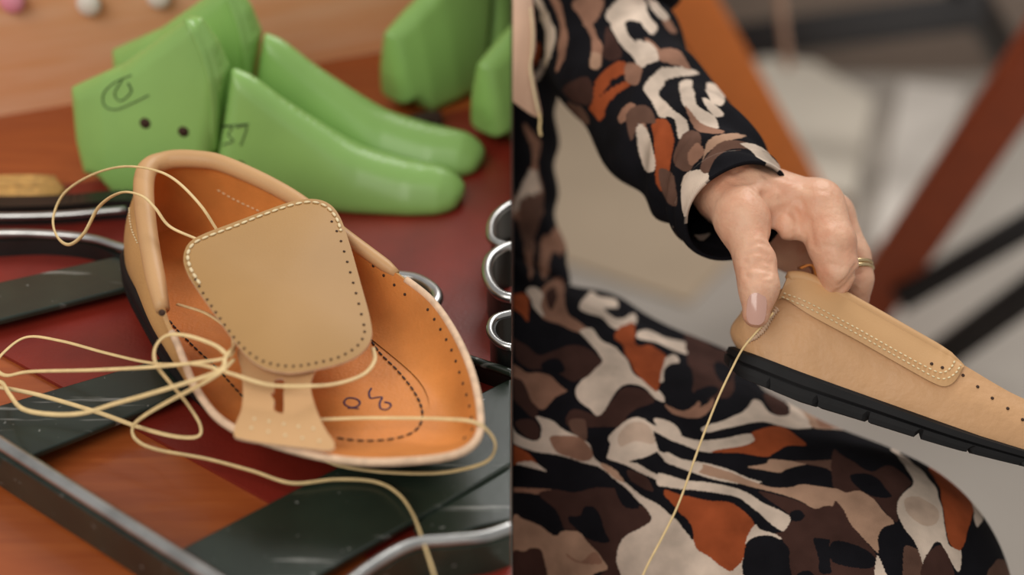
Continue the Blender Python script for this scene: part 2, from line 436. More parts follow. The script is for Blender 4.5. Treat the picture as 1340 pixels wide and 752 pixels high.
def rail(name, pts, r, z, m, sides=None, flat=1.0):
    P = catmull([T(x, y, zz) for (x, y), zz in zip(pts, z if isinstance(z, (list, tuple)) else [z]*len(pts))], 10)
    return MB().tube(P, r, 12, flat).build(name, M[m], rack, cut=-1)
def wallstrip(name, pts, z0, z1, th, m):
    """upright strip of metal standing along a traced line"""
    P = catmull([T(x, y, z1) for x, y in pts], 8); mb = MB()
    for i in range(len(P)-1):
        u = P[i+1]-P[i]; n = np.array([-u[1], u[0], 0]); n = n/np.linalg.norm(n)*th
        mb.box(P[i]-np.array([0, 0, z1-z0]), u*1.02, n, (0, 0, z1-z0))
    return mb.build(name, M[m], rack, smooth=False, cut=-1)
rail('front_rail', [(-60, 540), (0, 580), (130, 662), (270, 750), (330, 788), (395, 822)], .0034, .026, 'steel')
wallstrip('rail_side', [(-60, 546), (0, 586), (130, 668), (270, 758), (330, 796), (395, 829)], .0022, .0245, -.004, 'rack')
rail('end_rail', [(395, 822), (440, 777), (490, 738), (540, 712), (590, 706), (640, 700), (700, 676)], .0030, .022, 'steel')
wallstrip('rail_side', [(395, 829), (440, 782), (490, 743), (540, 717), (590, 711), (640, 705), (700, 681)], .0022, .0205, -.003, 'rack')
rail('back_rail', [(-50, 309), (0, 305), (60, 306), (120, 312), (170, 326), (300, 352), (450, 370), (560, 396)], .0024, .016, 'steel')
wallstrip('rail_side', [(-50, 319), (0, 316), (60, 314), (120, 321), (170, 340), (300, 365), (450, 378), (565, 402)], .0022, .013, .004, 'rackd')
wallstrip('slotted_rail', [(-50, 268), (0, 270), (80, 268), (165, 262), (230, 275)], .0022, .016, .012, 'rackd')
rail('slotted_rail_edge', [(-50, 281), (0, 283), (80, 281), (165, 274)], .0022, .0135, 'steel')
wallstrip('rail_side', [(520, 442), (600, 467), (640, 481), (700, 501)], .0022, .014, .004, 'rackd')
rail('side_edge', [(520, 440), (600, 465), (640, 478), (700, 498)], .0022, .0155, 'rack')
# steel cap on the rail end beside the shoe
rail('rail_cap', [(520, 362), (545, 366), (566, 378), (572, 390), (566, 402)], .0036, .018, 'steel')
plate('rail_end', [(500, 362), (545, 367), (566, 380), (568, 400), (540, 405), (500, 385)], .01, .0155, 'rackd')

# brackets at the right, cut by the partition
def bracket(pts, top, label, z0=.0024, z1=.028, lid=None):
    o = empty('steel_bracket', tuple(T(pts[0][0], pts[0][1], z0)), label, 'bracket', 'steel brackets on the mat')
    P = catmull([T(x, y, z1) for x, y in pts], 8); mb = MB()
    for i in range(len(P)-1):
        u = P[i+1]-P[i]; n = np.array([-u[1], u[0], 0]); n = n/np.linalg.norm(n)*.003
        mb.box(P[i]-np.array([0, 0, z1-z0]), u*1.03, n, (0, 0, z1-z0))
    mb.build('band', M['rackd'], o, smooth=False, cut=-1)
    MB().tube(P, top, 8).build('polished_edge', M['steel'], o, cut=-1)
bracket([(700, 258), (668, 268), (648, 284), (642, 302), (650, 318), (700, 330)], .0028, 'black bracket with polished rim farthest from the shoe toe, beside the green lasts')
bracket([(700, 320), (668, 322), (645, 334), (637, 352), (642, 372), (660, 388), (700, 392)], .0032, 'black bracket with broad polished loop in the middle of the row right of the shoe')
bracket([(700, 408), (668, 410), (646, 418), (642, 436), (660, 452), (700, 456)], .0022, 'dark bracket with thin polished edge nearest to the shoe toe')
# twine bundle, far left
tw = MB()
for k in range(9):
    y0 = 236+3.2*k+random.uniform(-1, 1)
    P = catmull([T(-60, y0+2, .006), T(0, y0+random.uniform(-2, 2), .009), T(45, y0-2+random.uniform(-2, 2), .010), T(84-abs(k-4)*3, y0+random.uniform(-1, 1), .005)], 8)
    tw.tube(P, .0024, 6)
tag(tw.build('twine_bundle', M['straw']), 'straw coloured bundle of twine lying behind the rack at the far left', 'twine')
# knobs along the top of the back board
for x, y, m_, lb in ((15, -1, 'pink', 'small pink round pin stuck in the orange back board'), (115, 3, 'white', 'small white round pin right of the pink pin on the back board'), (206, -6, 'white', 'small white round pin farthest right at the top edge of the photo')):
    nrm = np.array([bw[0], bw[1], 0]); c = onplane(x, y, bl0, nrm)-nrm*.004
    bm = bmesh.new(); bmesh.ops.create_uvsphere(bm, u_segments=16, v_segments=10, radius=.0085)
    for v in bm.verts: v.co.y *= .6
    me = bpy.data.meshes.new('push_pin'); bm.to_mesh(me); bm.free(); me.materials.append(M[m_]); me.polygons.foreach_set('use_smooth', [True]*len(me.polygons))
    o = link('push_pin', me); o.location = c; tag(o, lb, 'pin', 'pins on the back board')

# ---------------------------------------------------------------- green lasts
lo = T(588, 292, 0); l1 = T(150, 262, 0); ld = (l1-lo)/np.linalg.norm(l1-lo); lnrm = np.array([ld[1], -ld[0], 0])
if lnrm[1] < 0: lnrm = -lnrm
l_org = lo+lnrm*.022; l_rz = math.atan2(ld[1], ld[0])
def lastpt(x, y):
    q = onplane(x, y, l_org, lnrm)-l_org; return (float(q@ld), float(q[2]))
def halfw(top):
    ta = np.array(sorted(top))
    def W(a, z):
        wa = .82*np.interp(a-ft, [-.004, .002, .008, .018, .035, .07, .12, .16, .20, .225, .245, .26], [.011, .015, .0205, .0255, .0295, .031, .027, .026, .030, .029, .022, .014])
        zt = np.interp(a, ta[:, 0], ta[:, 1])
        return wa*(1-.66*np.clip(z/zt, 0, 1)**1.7)
    return W
def make_last(label, org, rz, cut=None, marks=True, twist=0, sc=1.0):
    o = empty('shoe_last', tuple(org), label, 'shoe last', 'green shoe lasts', rz)
    mw = np.array(o.matrix_basis)
    def put(name, v, f, m):
        v = np.asarray(v, float)*sc; wv = v@mw[:3, :3].T+mw[:3, 3]; return obj(name, wv, f, m, o, cut=cut)
    put('heel_block', HV, HF, M['green']); put('fore_part', FV, FF, M['green'])
    if cut is None:
        for nm, (v, f), m in RIDGES+(MARKS if marks else []): put(nm, v, f, M[m])
    return o
hp = [lastpt(*q) for q in [(92, 113), (120, 101), (160, 84), (215, 45), (248, 21), (264, 23), (284, 55), (297, 92), (291, 150), (284, 200), (281, 240)]]
hp += [(hp[-1][0]+.001, 0.0), (hp[0][0]-.026, 0.0), (hp[0][0]-.014, .012)]+[lastpt(*q) for q in [(118, 215), (104, 175)]]
fp = [lastpt(*q) for q in [(303, 88), (330, 100), (370, 130), (420, 163), (470, 193), (530, 211), (580, 220), (606, 236), (615, 258)]]
ft = fp[-1][0]
fp += [(ft+.001, .013), (ft+.006, .004), (ft+.016, .0005), (ft+.035, 0), lastpt(290, 300)[:1]+(0.0,), lastpt(289, 240), lastpt(291, 200), lastpt(298, 150)]
HV, HF = inflate(hp, halfw(hp[:6]), .009, .0014)
FV, FF = inflate(np.concatenate([catmull(fp[:13], 5), fp[13:]]), halfw(fp[:9]), .009, .0014)
MARKS = []
LB = empty('tmp', tuple(l_org), None, None, None, l_rz); mwL = np.array(LB.matrix_basis); bpy.data.objects.remove(LB)
miL = np.linalg.inv(mwL)
_t = np.concatenate([HV, FV]); _w = _t@mwL[:3, :3].T+mwL[:3, 3]
lbv = BVHTree.FromPolygons([Vector(q) for q in _w], [tuple(int(i) for i in q) for q in HF]+[tuple(int(i)+len(HV) for i in q) for q in FF])
def lmark(name, lines, r, m):
    mb = MB()
    for ln in lines:
        W = [h+n*.0002 for h, n in (hit(lbv, *q) for q in catmull(ln, 6)) if h is not None]
        if len(W) > 2: mb.tube(W, r, 6, .3)
    v = np.concatenate(mb.v)@miL[:3, :3].T+miL[:3, 3]; MARKS.append((name, (v, mb.f), m))
lmark('ink_mark', [[(172, 98), (150, 108), (136, 122), (137, 138), (152, 143), (175, 134), (195, 124)], [(160, 104), (150, 122), (158, 132), (172, 120), (168, 108)]], .0010, 'gink')
lmark('number_mark', [[(293, 166), (304, 166), (299, 176), (305, 184), (292, 189)], [(309, 166), (323, 165), (315, 190)], [(288, 165), (326, 162)]], .0010, 'gink')
for x, y, r in ((190, 161, .0034), (240, 172, .0034), (315, 216, .0028)):
    h, n = hit(lbv, x, y); mbh = MB().disc(h, n, r, .0004, 14)
    MARKS.append(('peg_hole', (np.concatenate(mbh.v)@miL[:3, :3].T+miL[:3, 3], mbh.f), 'hole'))
n0_ = len(MARKS)
lmark('highlight_ridge', [[(247, 26), (258, 48), (270, 78), (278, 110), (281, 150), (279, 200)]], .0036, 'green'); RIDGES = MARKS[n0_:]; del MARKS[n0_:]  # ridge added along the heel block's cut edge to catch a highlight
make_last('green plastic hinged last nearest the shoe, marked 37, with two dark peg holes', l_org, l_rz)
o2 = l_org+lnrm*.046-ld*.006
make_last('green plastic hinged last standing directly behind the one marked 37', o2, l_rz-.035, marks=False)
for lb_, H_, ph in (('green last farther back, its heel turned forward beside the back board', T(503, 154, 0), .78),
                    ('green last cut off by the right edge of the workbench view', T(622, 198, 0), .80)):
    make_last(lb_, H_+np.array([.225*math.cos(ph), .225*math.sin(ph), 0]), math.pi+ph, cut=-1, marks=False, sc=.92)

# dark scrap of hide lying behind the lasts
rows = []
for i in range(16):
    u = i/15; rows.append([T(478+100*u, 158+10*v+4*math.sin(u*9+v*3), .004+.010*abs(math.sin(u*7+v*2))*(1-abs(v)*.5)) for v in np.linspace(-1, 1, 7)])
A = np.array(rows); B = A-np.array([0, 0, .003])
sc_ = MB().add(A.reshape(-1, 3), gridfaces(16, 7, 0, False)).add(B.reshape(-1, 3), gridfaces(16, 7, 0, False))
er = [(0, j) for j in range(7)]+[(i, 6) for i in range(1, 16)]+[(15, j) for j in range(5, -1, -1)]+[(i, 0) for i in range(14, 0, -1)]
sc_.add(np.array([A[i, j] for i, j in er]+[B[i, j] for i, j in er]), gridfaces(2, len(er)))
tag(sc_.build('hide_scrap', M['hide']), 'crumpled dark brown scrap of hide on the bench behind the lasts', 'leather scrap')
# ---------------------------------------------------------------- shoe shell shared by both moccasins
def shell(S, R, bulge, th, n=9, m=12):
    S = catmull(S, n, True); R = catmull(R, n, True); cS = S.mean(0); k = len(S); G = np.zeros((m, k, 3))
    for i, t in enumerate(np.linspace(0, 1, m)):
        p = S+(R-S)*t; out = p-(cS+(R.mean(0)-cS)*t); up = (R-S); up = up/np.linalg.norm(up, axis=1)[:, None]
        out = out-up*(out*up).sum(1)[:, None]; out /= np.linalg.norm(out, axis=1)[:, None]
        G[i] = p+out*(bulge*math.sin(math.pi*min(1, t*1.05))*(1-.25*t))
    du = np.roll(G, -1, 1)-np.roll(G, 1, 1); dv = np.gradient(G, axis=0); nn = np.cross(du, dv); nn /= np.linalg.norm(nn, axis=2)[..., None]+1e-12
    if (nn[m//2]*(G[m//2]-G[m//2].mean(0))).sum() < 0: nn = -nn
    return G, G-nn*th, nn
# ================================================================== LEFT: the unfinished moccasin
zs = TZ+.030
Sl = [(-20.4, 68.2), (-21.5, 66.6), (-21.1, 64.4), (-18.9, 60.4), (-17.0, 57.4), (-14.4, 54.2), (-11.8, 52.2), (-8.0, 50.9), (-5.2, 51.2), (-4.2, 51.9), (-4.0, 53.0),
      (-4.8, 55.0), (-6.8, 57.6), (-8.8, 59.8), (-11.6, 62.6), (-14.6, 65.4), (-17.3, 67.8), (-19.0, 68.6)]
Sl = [np.array([x/100, y/100, zs]) for x, y in Sl]
Rl = [(215, 207, .078), (187, 226, .078), (190, 300, .074), (210, 403, .060), (229, 450, .053), (260, 520, .046), (312, 567, .043), (440, 604, .041), (560, 604, .042), (618, 586, .044),
      (631, 545, .046), (613, 470, .047), (572, 400, .050), (520, 356, .056), (455, 308, .065), (380, 253, .073), (300, 214, .078), (258, 205, .079)]
Rl = [T(*q) for q in Rl]
shoe = empty('moccasin', (-.12, .59, TZ+.012), 'unfinished tan leather moccasin lying open on the dark rack with brown insole', 'shoe')
G, GI, NN = shell(Sl, Rl, .006, .0022)
m_, k_ = G.shape[:2]
up_ = MB().add(G.reshape(-1, 3), gridfaces(m_, k_))
up_.add(np.concatenate([G[-1], GI[-1]]), gridfaces(2, k_))
up_.build('upper', M['tan'], shoe, recalc=False)
lin_ = MB().add(GI.reshape(-1, 3), gridfaces(m_, k_)).build('lining', M['brown'], shoe, recalc=False)
# raw pale edge around the forepart
E0, E1 = 4*9-3, 13*9-1
MB().tube((G[-1]*.5+GI[-1]*.5)[E0:E1], .0019, 8).build('raw_edge', M['raw'], shoe)
# insole
Q = catmull(Sl, 9, True)*1.0; c0 = Q.mean(0); rings = [G[0]*.35+GI[0]*.65]+[c0+(Q-c0)*s for s in (.9, .75, .55, .3, .05)]
V_ = np.concatenate(rings); V_[:, 2] = zs+.0015
mbi = MB().add(V_, gridfaces(len(rings), k_)); mbi.f.append(tuple(range((len(rings)-1)*k_, len(rings)*k_)))
mbi.m.append(0)
mbi.build('insole', M['brown'], shoe, recalc=False)
# padded collar from the near quarter round the heel to the far quarter
idx = list(range(13*9, 18*9))+list(range(0, 3*9+1)); ctr = (G[-1]*.55+GI[-1]*.45)[idx]
tt = np.linspace(0, 1, len(idx)); rad = np.interp(tt, [0, .03, .3, .75, .95, 1], [.0022, .0035, .0045, .0056, .0050, .0036])
MB().tube(ctr-np.array([0, 0, .001]), rad, 14).build('collar', M['tan2'], shoe)
# sole
So = np.array([q for q in catmull(Sl, 9, True)]); oc = So-c0; on = oc/np.linalg.norm(oc, axis=1)[:, None]
prof = [(.0015, .001), (.0045, -.001), (.005, -.006), (.004, -.010), (.0055, -.011), (.005, -.016), (.002, -.0178)]
V_ = np.concatenate([So+on*a_+np.array([0, 0, z_]) for a_, z_ in prof])
mbs = MB().add(V_, gridfaces(len(prof), k_)); n0 = (len(prof)-1)*k_
mbs.f += [tuple(range(n0, n0+k_)), tuple(range(k_))]; mbs.m += [0, 0]; mbs.build('sole', M['rubber'], shoe)
allb = MB().add(GI.reshape(-1, 3), gridfaces(m_, k_)).add(np.concatenate(rings)*np.array([1, 1, 0])+np.array([0, 0, zs+.0015]), gridfaces(len(rings), k_))
vb = np.concatenate(allb.v); ib = BVHTree.FromPolygons([Vector(q) for q in vb], allb.f+[tuple(int(q)+len(GI.reshape(-1, 3)) for q in range((len(rings)-1)*k_, len(rings)*k_))])
mb = MB(); dashes(mb, ib, [(482, 440), (497, 462), (520, 485), (540, 510), (551, 532), (552, 550), (543, 564), (522, 573), (490, 577), (460, 576), (440, 573)], .0034, .0013, .0006)
mb.build('seam_stitching', M['darkstitch'], shoe); mb = MB(); dashes(mb, ib, [(222, 420), (232, 432), (262, 462), (282, 480), (300, 500), (318, 520)], .0034, .0013, .0006); mb.build('seam_stitching', M['darkstitch'], shoe)
mb = MB()
dots(mb, ib, [(560, 405), (575, 428), (592, 460), (604, 495), (613, 525), (617, 545), (618, 562), (608, 573)], 13, .0008)
dots(mb, ib, [(475, 335), (500, 358), (530, 385)], 5, .0008); mb.build('awl_holes', M['hole'], shoe)
mb = MB()
for ln in ([(450, 526), (455, 521), (466, 522), (471, 527), (467, 532), (459, 533), (452, 530), (450, 526)], [(455, 534), (462, 534), (470, 535)],
           [(486, 508), (483, 514), (485, 521), (493, 520), (500, 520), (497, 527), (498, 534), (505, 536), (511, 532), (510, 528), (503, 526)]):
    W = [h+n*.0002 for h, n in (hit(ib, *q) for q in catmull(ln, 6)) if h is not None]
    if len(W) > 2: mb.tube(W, .0005, 6, .4)
mb.build('size_number', M['ink'], shoe)
ub = BVHTree.FromPolygons([Vector(q) for q in G.reshape(-1, 3)], gridfaces(m_, k_))
mb = MB(); dashes(mb, ub, [(170, 272), (171, 288), (174, 302), (181, 318)], .0022, .0012, .0006)
mb.build('counter_stitching', M['stitch'], shoe); mb = MB(); dashes(mb, ib, [(285, 248), (310, 262), (340, 276)], .0022, .0014, .0005); mb.build('counter_stitching', M['stitch'], shoe)
mb = MB(); h = T(212, 409, .063)
mb.disc(h, AF*-1+np.array([0, 0, .3]), .0017, .0004, 12); mb.build('eyelet', M['hole'], shoe)

# ---------------------------------------------------------------- vamp plug (loose sheet over the shoe)
def sheet(name, outline, zfun, th, m, parent, bulge=0, hole=None, n=26):
    """curved leather sheet: outline in the photo, height from zfun(px,py)"""
    P = np.array(outline, float); c = P.mean(0); k = len(P); rows = []
    for s_ in np.linspace(1, .02, n):
        rows.append([T(q[0], q[1], zfun(*q)+bulge*(1-s_*s_)) for q in c+(P-c)*s_])
    A = np.array(rows); B = A-np.array([0, -.35, .94])*th
    mb = MB().add(A.reshape(-1, 3), gridfaces(n, k)); mb.f.append(tuple((n-1)*k+i for i in range(k))); mb.m.append(0)
    mb2 = MB().add(B.reshape(-1, 3), gridfaces(n, k))
    full = MB().add(A.reshape(-1, 3), list(mb.f), 0).add(B.reshape(-1, 3), gridfaces(n, k), 1).add(np.concatenate([A[0], B[0]]), gridfaces(2, k), 2)
    o = full.build(name, None, parent, recalc=True, mats=[M[m], M['brown'], M['raw']])
    return o, BVHTree.FromPolygons([Vector(q) for q in A.reshape(-1, 3)], mb.f)
plug = empty('vamp_plug', tuple(T(370, 380, .06)), 'loose tan leather vamp panel with rounded corners lying across the shoe opening', 'leather panel')
plo = catmull([(240, 336), (247, 318), (266, 306), (300, 293), (340, 278), (380, 264), (408, 260), (430, 266), (445, 284), (458, 320), (472, 370), (484, 415), (486, 440), (474, 460), (448, 474), (410, 483), (378, 487), (350, 482), (328, 470), (306, 445), (282, 412), (258, 378), (244, 355)], 5, True)
def zpl(x, y): return .0765-.00004*(x-370)-.000085*(y-300)
po, pb = sheet('panel', plo, zpl, .0018, 'tanP', plug, .004)
mb = MB(); dashes(mb, pb, [(262, 372), (250, 352), (246, 334), (253, 320), (270, 311), (304, 298), (344, 282), (382, 269), (408, 265), (427, 271), (440, 286), (446, 303)], .0034, .0012, .0009, .0005)
mb.build('edge_stitching', M['stitch'], plug)
mb = MB()
dots(mb, pb, [(256, 366), (270, 390), (292, 422), (312, 448), (334, 467), (356, 476), (384, 479), (412, 475), (446, 466), (470, 450), (477, 434)], 30, .00062)
dots(mb, pb, [(434, 290), (444, 310), (452, 335), (462, 370), (470, 400), (476, 425)], 11, .00068); mb.build('awl_holes', M['hole'], plug)

# ---------------------------------------------------------------- saddle strap under the plug
strap = empty('saddle_strap', tuple(T(370, 540, .05)), 'pale tan leather strap with a cut slot hanging out below the vamp panel', 'leather strap')
def zst(x, y): return .0560-.00009*(y-480)
outer = [(318, 452), (316, 485), (318, 510), (316, 535), (308, 555), (306, 568), (312, 573), (350, 580), (400, 586), (430, 589), (438, 585), (437, 577), (425, 560), (414, 535), (407, 510), (408, 495), (414, 480), (418, 455)]
slot = [(359, 497), (371, 496), (371, 515), (371, 538), (366, 540), (358, 535), (359, 524), (354, 516), (358, 512), (359, 505)]
# ring of quads between slot and outline keeps the slot open
k = 60; oc_ = catmull(outer, 12, True); ic_ = catmull(slot, 12, True); cc = np.array([364., 518.])
def byang(P):
    a_ = np.arctan2(P[:, 1]-cc[1], P[:, 0]-cc[0]); th_ = np.linspace(-math.pi, math.pi, 121)[:-1]; i_ = np.argsort(a_); a_ = a_[i_]; Q = P[i_]
    return np.stack([np.interp(th_, a_, Q[:, j], period=2*math.pi) for j in (0, 1)], 1)
OA, IA = byang(oc_), byang(ic_); rows = np.array([[T(*q, zst(*q)) for q in IA+(OA-IA)*s_] for s_ in np.linspace(0, 1, 14)])
Bm = rows-np.array([0, -.35, .94])*.0018; kk = 120
full = MB().add(rows.reshape(-1, 3), gridfaces(14, kk), 0).add(Bm.reshape(-1, 3), gridfaces(14, kk), 1).add(np.concatenate([rows[-1], Bm[-1]]), gridfaces(2, kk), 2).add(np.concatenate([rows[0], Bm[0]]), gridfaces(2, kk), 2)
full.build('strap', None, strap, mats=[M['tan2'], M['brown'], M['raw']])
sb = BVHTree.FromPolygons([Vector(q) for q in rows.reshape(-1, 3)], gridfaces(14, kk)); mb = MB()
dots(mb, sb, [(333, 548), (372, 555), (410, 561)], 5, .0007); dots(mb, sb, [(329, 560), (370, 569), (418, 577)], 5, .0007); mb.build('punch_holes', M['stitch'], strap)

# ---------------------------------------------------------------- waxed thread
def thread(name, pts, r, label, flat=.55):
    P = catmull([T(*q) for q in pts], 14); P = P[P[:, 0] < -.003]
    return tag(MB().tube(P, r, 8, flat).build(name, M['thread']), label, 'thread', 'waxed threads')
R_ = .00114
thread('waxed_thread', [(284, 301, .074), (262, 268, .086), (230, 236, .094), (200, 222, .096), (160, 218, .088), (120, 229, .078), (85, 252, .068), (70, 283, .061), (74, 308, .058), (90, 320, .056), (110, 305, .06), (130, 270, .072), (158, 252, .088), (185, 256, .092), (203, 272, .088), (222, 296, .08), (258, 313, .0745)], R_,
       'pale waxed thread looping out over the heel of the open shoe to the left')
thread('waxed_thread', [(232, 398, .05), (270, 410, .052), (300, 432, .056), (306, 455, .06), (296, 468, .062), (260, 474, .061), (200, 480, .055), (120, 484, .046), (40, 486, .035), (8, 491, .03), (-6, 480, .028), (4, 462, .026), (35, 441, .026), (80, 446, .028), (140, 462, .032), (200, 475, .042), (260, 477, .062),
       (300, 488, .063), (350, 503, .061), (400, 505, .061), (440, 502, .056), (475, 490, .052), (490, 472, .05), (488, 455, .052)], R_,
       'pale waxed thread crossing the slotted strap and running out to the left edge')
thread('waxed_thread', [(318, 440, .056), (296, 466, .064), (292, 480, .064), (270, 492, .062), (200, 514, .052), (150, 528, .042), (110, 540, .036), (70, 542, .033), (30, 535, .030), (12, 515, .028), (2, 500, .027), (-12, 504, .026), (20, 510, .024), (60, 519, .022), (130, 540, .02), (180, 558, .02), (225, 570, .02), (258, 571, .022), (262, 556, .026), (245, 528, .034),
       (222, 500, .045), (204, 476, .054), (203, 455, .058), (218, 439, .062), (245, 439, .064), (280, 451, .064), (296, 463, .063)], R_,
       'pale waxed thread in the wide tangled loops left of the strap')
thread('waxed_thread', [(306, 470, .06), (288, 487, .064), (262, 503, .058), (224, 523, .046), (190, 543, .034), (174, 558, .026), (178, 575, .022), (205, 588, .018), (270, 600, .0145), (330, 616, .0145), (382, 632, .0145), (440, 627, .0145), (490, 630, .0145), (520, 645, .016), (540, 672, .018), (555, 712, .022), (568, 752, .022), (580, 800, .022)], R_*1.05,
       'pale waxed thread trailing down past the rack to the bottom of the left half')
thread('waxed_thread', [(418, 549, .044), (470, 547, .042), (530, 547, .042), (580, 548, .046), (620, 552, .0495), (642, 568, .042), (648, 586, .034), (636, 604, .026), (600, 615, .02), (560, 619, .018), (500, 617, .016), (450, 610, .0165), (425, 602, .018)], R_,
       'pale waxed thread curling over the toe of the open shoe')
# ================================================================== RIGHT: things behind the seated person
def slat(mb, a, b, w, t, face):
    """straight slat from a to b, w wide across the view direction given by face, t thick"""
    a, b = np.array(a, float), np.array(b, float); u = b-a; f = np.array(face, float); s_ = np.cross(u, f); s_ /= np.linalg.norm(s_); n = np.cross(s_, u); n /= np.linalg.norm(n)
    return mb.bbox(a-s_*w/2-n*t/2, u, s_*w, n*t, min(w, t)*.12)
def F0(px, py): 
    r = RAY(px, py); return CAM+r*(-CAM[2]/r[2])
def up_to(px, py, d): return V(px, py, d)
chair = empty('folding_chair', tuple(F0(1128, 428)), 'wooden folding chair frame with crossed orange and red-brown slats behind the hand', 'chair')
slat(MB(), F0(1108, 372)+np.array([0, 0, .01]), V(850, -75, 1.62), .068, .03, AF).build('leg', M['owood'], chair)
slat(MB(), F0(1112, 442)+np.array([0, 0, .01]), V(1418, -15, 1.60), .064, .03, AF).build('leg', M['rwood'], chair)
slat(MB(), V(1176, 392, 1.93), V(1400, 262, 1.80), .036, .02, AF).build('stretcher', M['dmetal'], chair)
slat(MB(), V(1225, 470, 1.93), V(1420, 330, 1.75), .042, .02, AF).build('stretcher', M['dmetal'], chair)
stand = empty('metal_stand', tuple(F0(1290, 200)), 'dark metal stand with thin bars in front of the far grey wall', 'stand')
slat(MB(), V(900, 64, 2.35), V(1290, 12, 2.2), .058, .02, AF).build('bar', M['dmetal'], stand)
slat(MB(), V(1255, -30, 2.2), F0(1345, 118), .05, .03, AF).build('leg', M['dmetal'], stand)
slat(MB(), V(905, 70, 2.33), F0(935, 190), .035, .03, AF).build('leg', M['dmetal'], stand)
# cream card box on the floor
p0, p1, p2, p3, p4 = F0(1004, 262), F0(1112, 290), F0(1138, 158), F0(1062, 112), F0(985, 104)
bx = MB(); hgt = .05
bx.slab([q for q in (p0, p1, p2, p3, p4)], hgt); o = bx.build('card_box', M['cream'], smooth=False)
bv = o.modifiers.new('bevel', 'BEVEL'); bv.width = .004; bv.segments = 2
tag(o, 'flat cream card box lying on the grey floor behind the hand', 'box')
o = MB().slab([F0(1140, 330), F0(1205, 345), F0(1262, 130), F0(1178, 118)], .02).build('paper_stack', M['white'], smooth=False)
tag(o, 'low white paper stack on the grey floor right of the cream box', 'paper')
o = MB().tube(catmull([V(1018, -30, 2.0), V(1024, 30, 2.02), V(1032, 90, 2.05)], 8), .006, 8).build('hanging_cord', M['beige'])
tag(o, 'thin tan cord hanging down over the cream box', 'cord')
o = MB().slab([F0(690, 330), F0(900, 400), F0(1000, 300), F0(700, 90)], .006).build('kraft_paper', M['kraft'], smooth=False)
tag(o, 'beige paper sheet on the floor seen between the arm and the body', 'paper')

# ================================================================== RIGHT: the moccasin being sewn
DW = np.array([-.30, .955])
Sn = [(1560, 655, .777), (1505, 638, .748), (1410, 610, .735), (1340, 589, .731), (1250, 561, .733), (1150, 525, .739), (1060, 493, .743), (1000, 470, .748), (973, 460, .759), (963, 455, .776),
      (972, 458, .795), (1000, 466, .806), (1060, 485, .810), (1150, 515, .813), (1250, 548, .82), (1410, 600, .823), (1505, 630, .808)]
Rn = [(1535, 600, .777), (1480, 585, .756), (1400, 552, .744), (1330, 517, .740), (1262, 478, .742), (1150, 412, .750), (1060, 363, .754), (1022, 378, .757), (985, 400, .764), (970, 406, .777),
      (983, 400, .792), (1018, 388, .800), (1060, 372, .803), (1150, 418, .806), (1262, 486, .806), (1400, 556, .808), (1480, 590, .798)]
SnW = [V(*q) for q in Sn]; RnW = [V(*q) for q in Rn]
shoe2 = empty('moccasin', tuple(V(1100, 500, .78)), 'tan leather moccasin with black sole held up by the hand while being sewn', 'shoe')
G2, GI2, N2 = shell(SnW, RnW, .005, .002)
m2, k2 = G2.shape[:2]
# soft creases pressed into the quarter
fl = fnoise(G2, 7, 260, 3)*.00035; G2 = G2+N2*fl[..., None]
MB().add(G2.reshape(-1, 3), gridfaces(m2, k2)).add(np.concatenate([G2[-1], GI2[-1]]), gridfaces(2, k2)).build('upper', M['tanR'], shoe2, recalc=False)
MB().add(GI2.reshape(-1, 3), gridfaces(m2, k2)).build('lining', M['brown'], shoe2, recalc=False)
Q = catmull(SnW, 9, True); c0 = Q.mean(0); rings = np.concatenate([c0+(Q-c0)*s for s in (.99, .7, .4, .05)])
mb = MB().add(rings, gridfaces(4, k2)); mb.f.append(tuple(range(3*k2, 4*k2))); mb.m.append(0); mb.build('insole', M['brown'], shoe2, recalc=False)
# sole with tread notches
So = catmull(SnW, 24, True); k3 = len(So); tg = np.roll(So, -1, 0)-np.roll(So, 1, 0)
dwn = -AR*.30-AU*.955; dwn /= np.linalg.norm(dwn); cc_ = So.mean(0); on = So-cc_; on = on-np.outer(on@dwn, dwn); on /= np.linalg.norm(on, axis=1)[:, None]
sx = w2px(So)[0]; th = np.interp(sx, [962, 985, 1060, 1190, 1340, 1500], [.0085, .0128, .0136, .0110, .0078, .0066])
sl = np.concatenate([[0], np.cumsum(np.linalg.norm(np.diff(So, axis=0), axis=1))]); ph = (sl % .0255)
nt_ = ((ph < .0016)).astype(float)
rows = []
for a_, f_, nn_ in ((.0012, -.06, 0), (.0040, .06, 0), (.0046, .38, 0), (.0034, .47, 0), (.0050, .55, 0), (.0048, .78, 1), (.0042, 1.0, 2), (.0010, 1.04, 2)):
    z_ = th*f_; aa = np.full(k3, a_)
    if nn_ == 2: z_ = z_-nt_*.0028
    if nn_ >= 1: aa = aa-nt_*.0022
    rows.append(So+on*aa[:, None]+dwn*z_[:, None])
mb = MB().add(np.concatenate(rows), gridfaces(len(rows), k3)); mb.f += [tuple(range(k3)), tuple(range((len(rows)-1)*k3, len(rows)*k3))]; mb.m += [0, 0]
mb.build('sole', M['rubber'], shoe2, smooth=False)
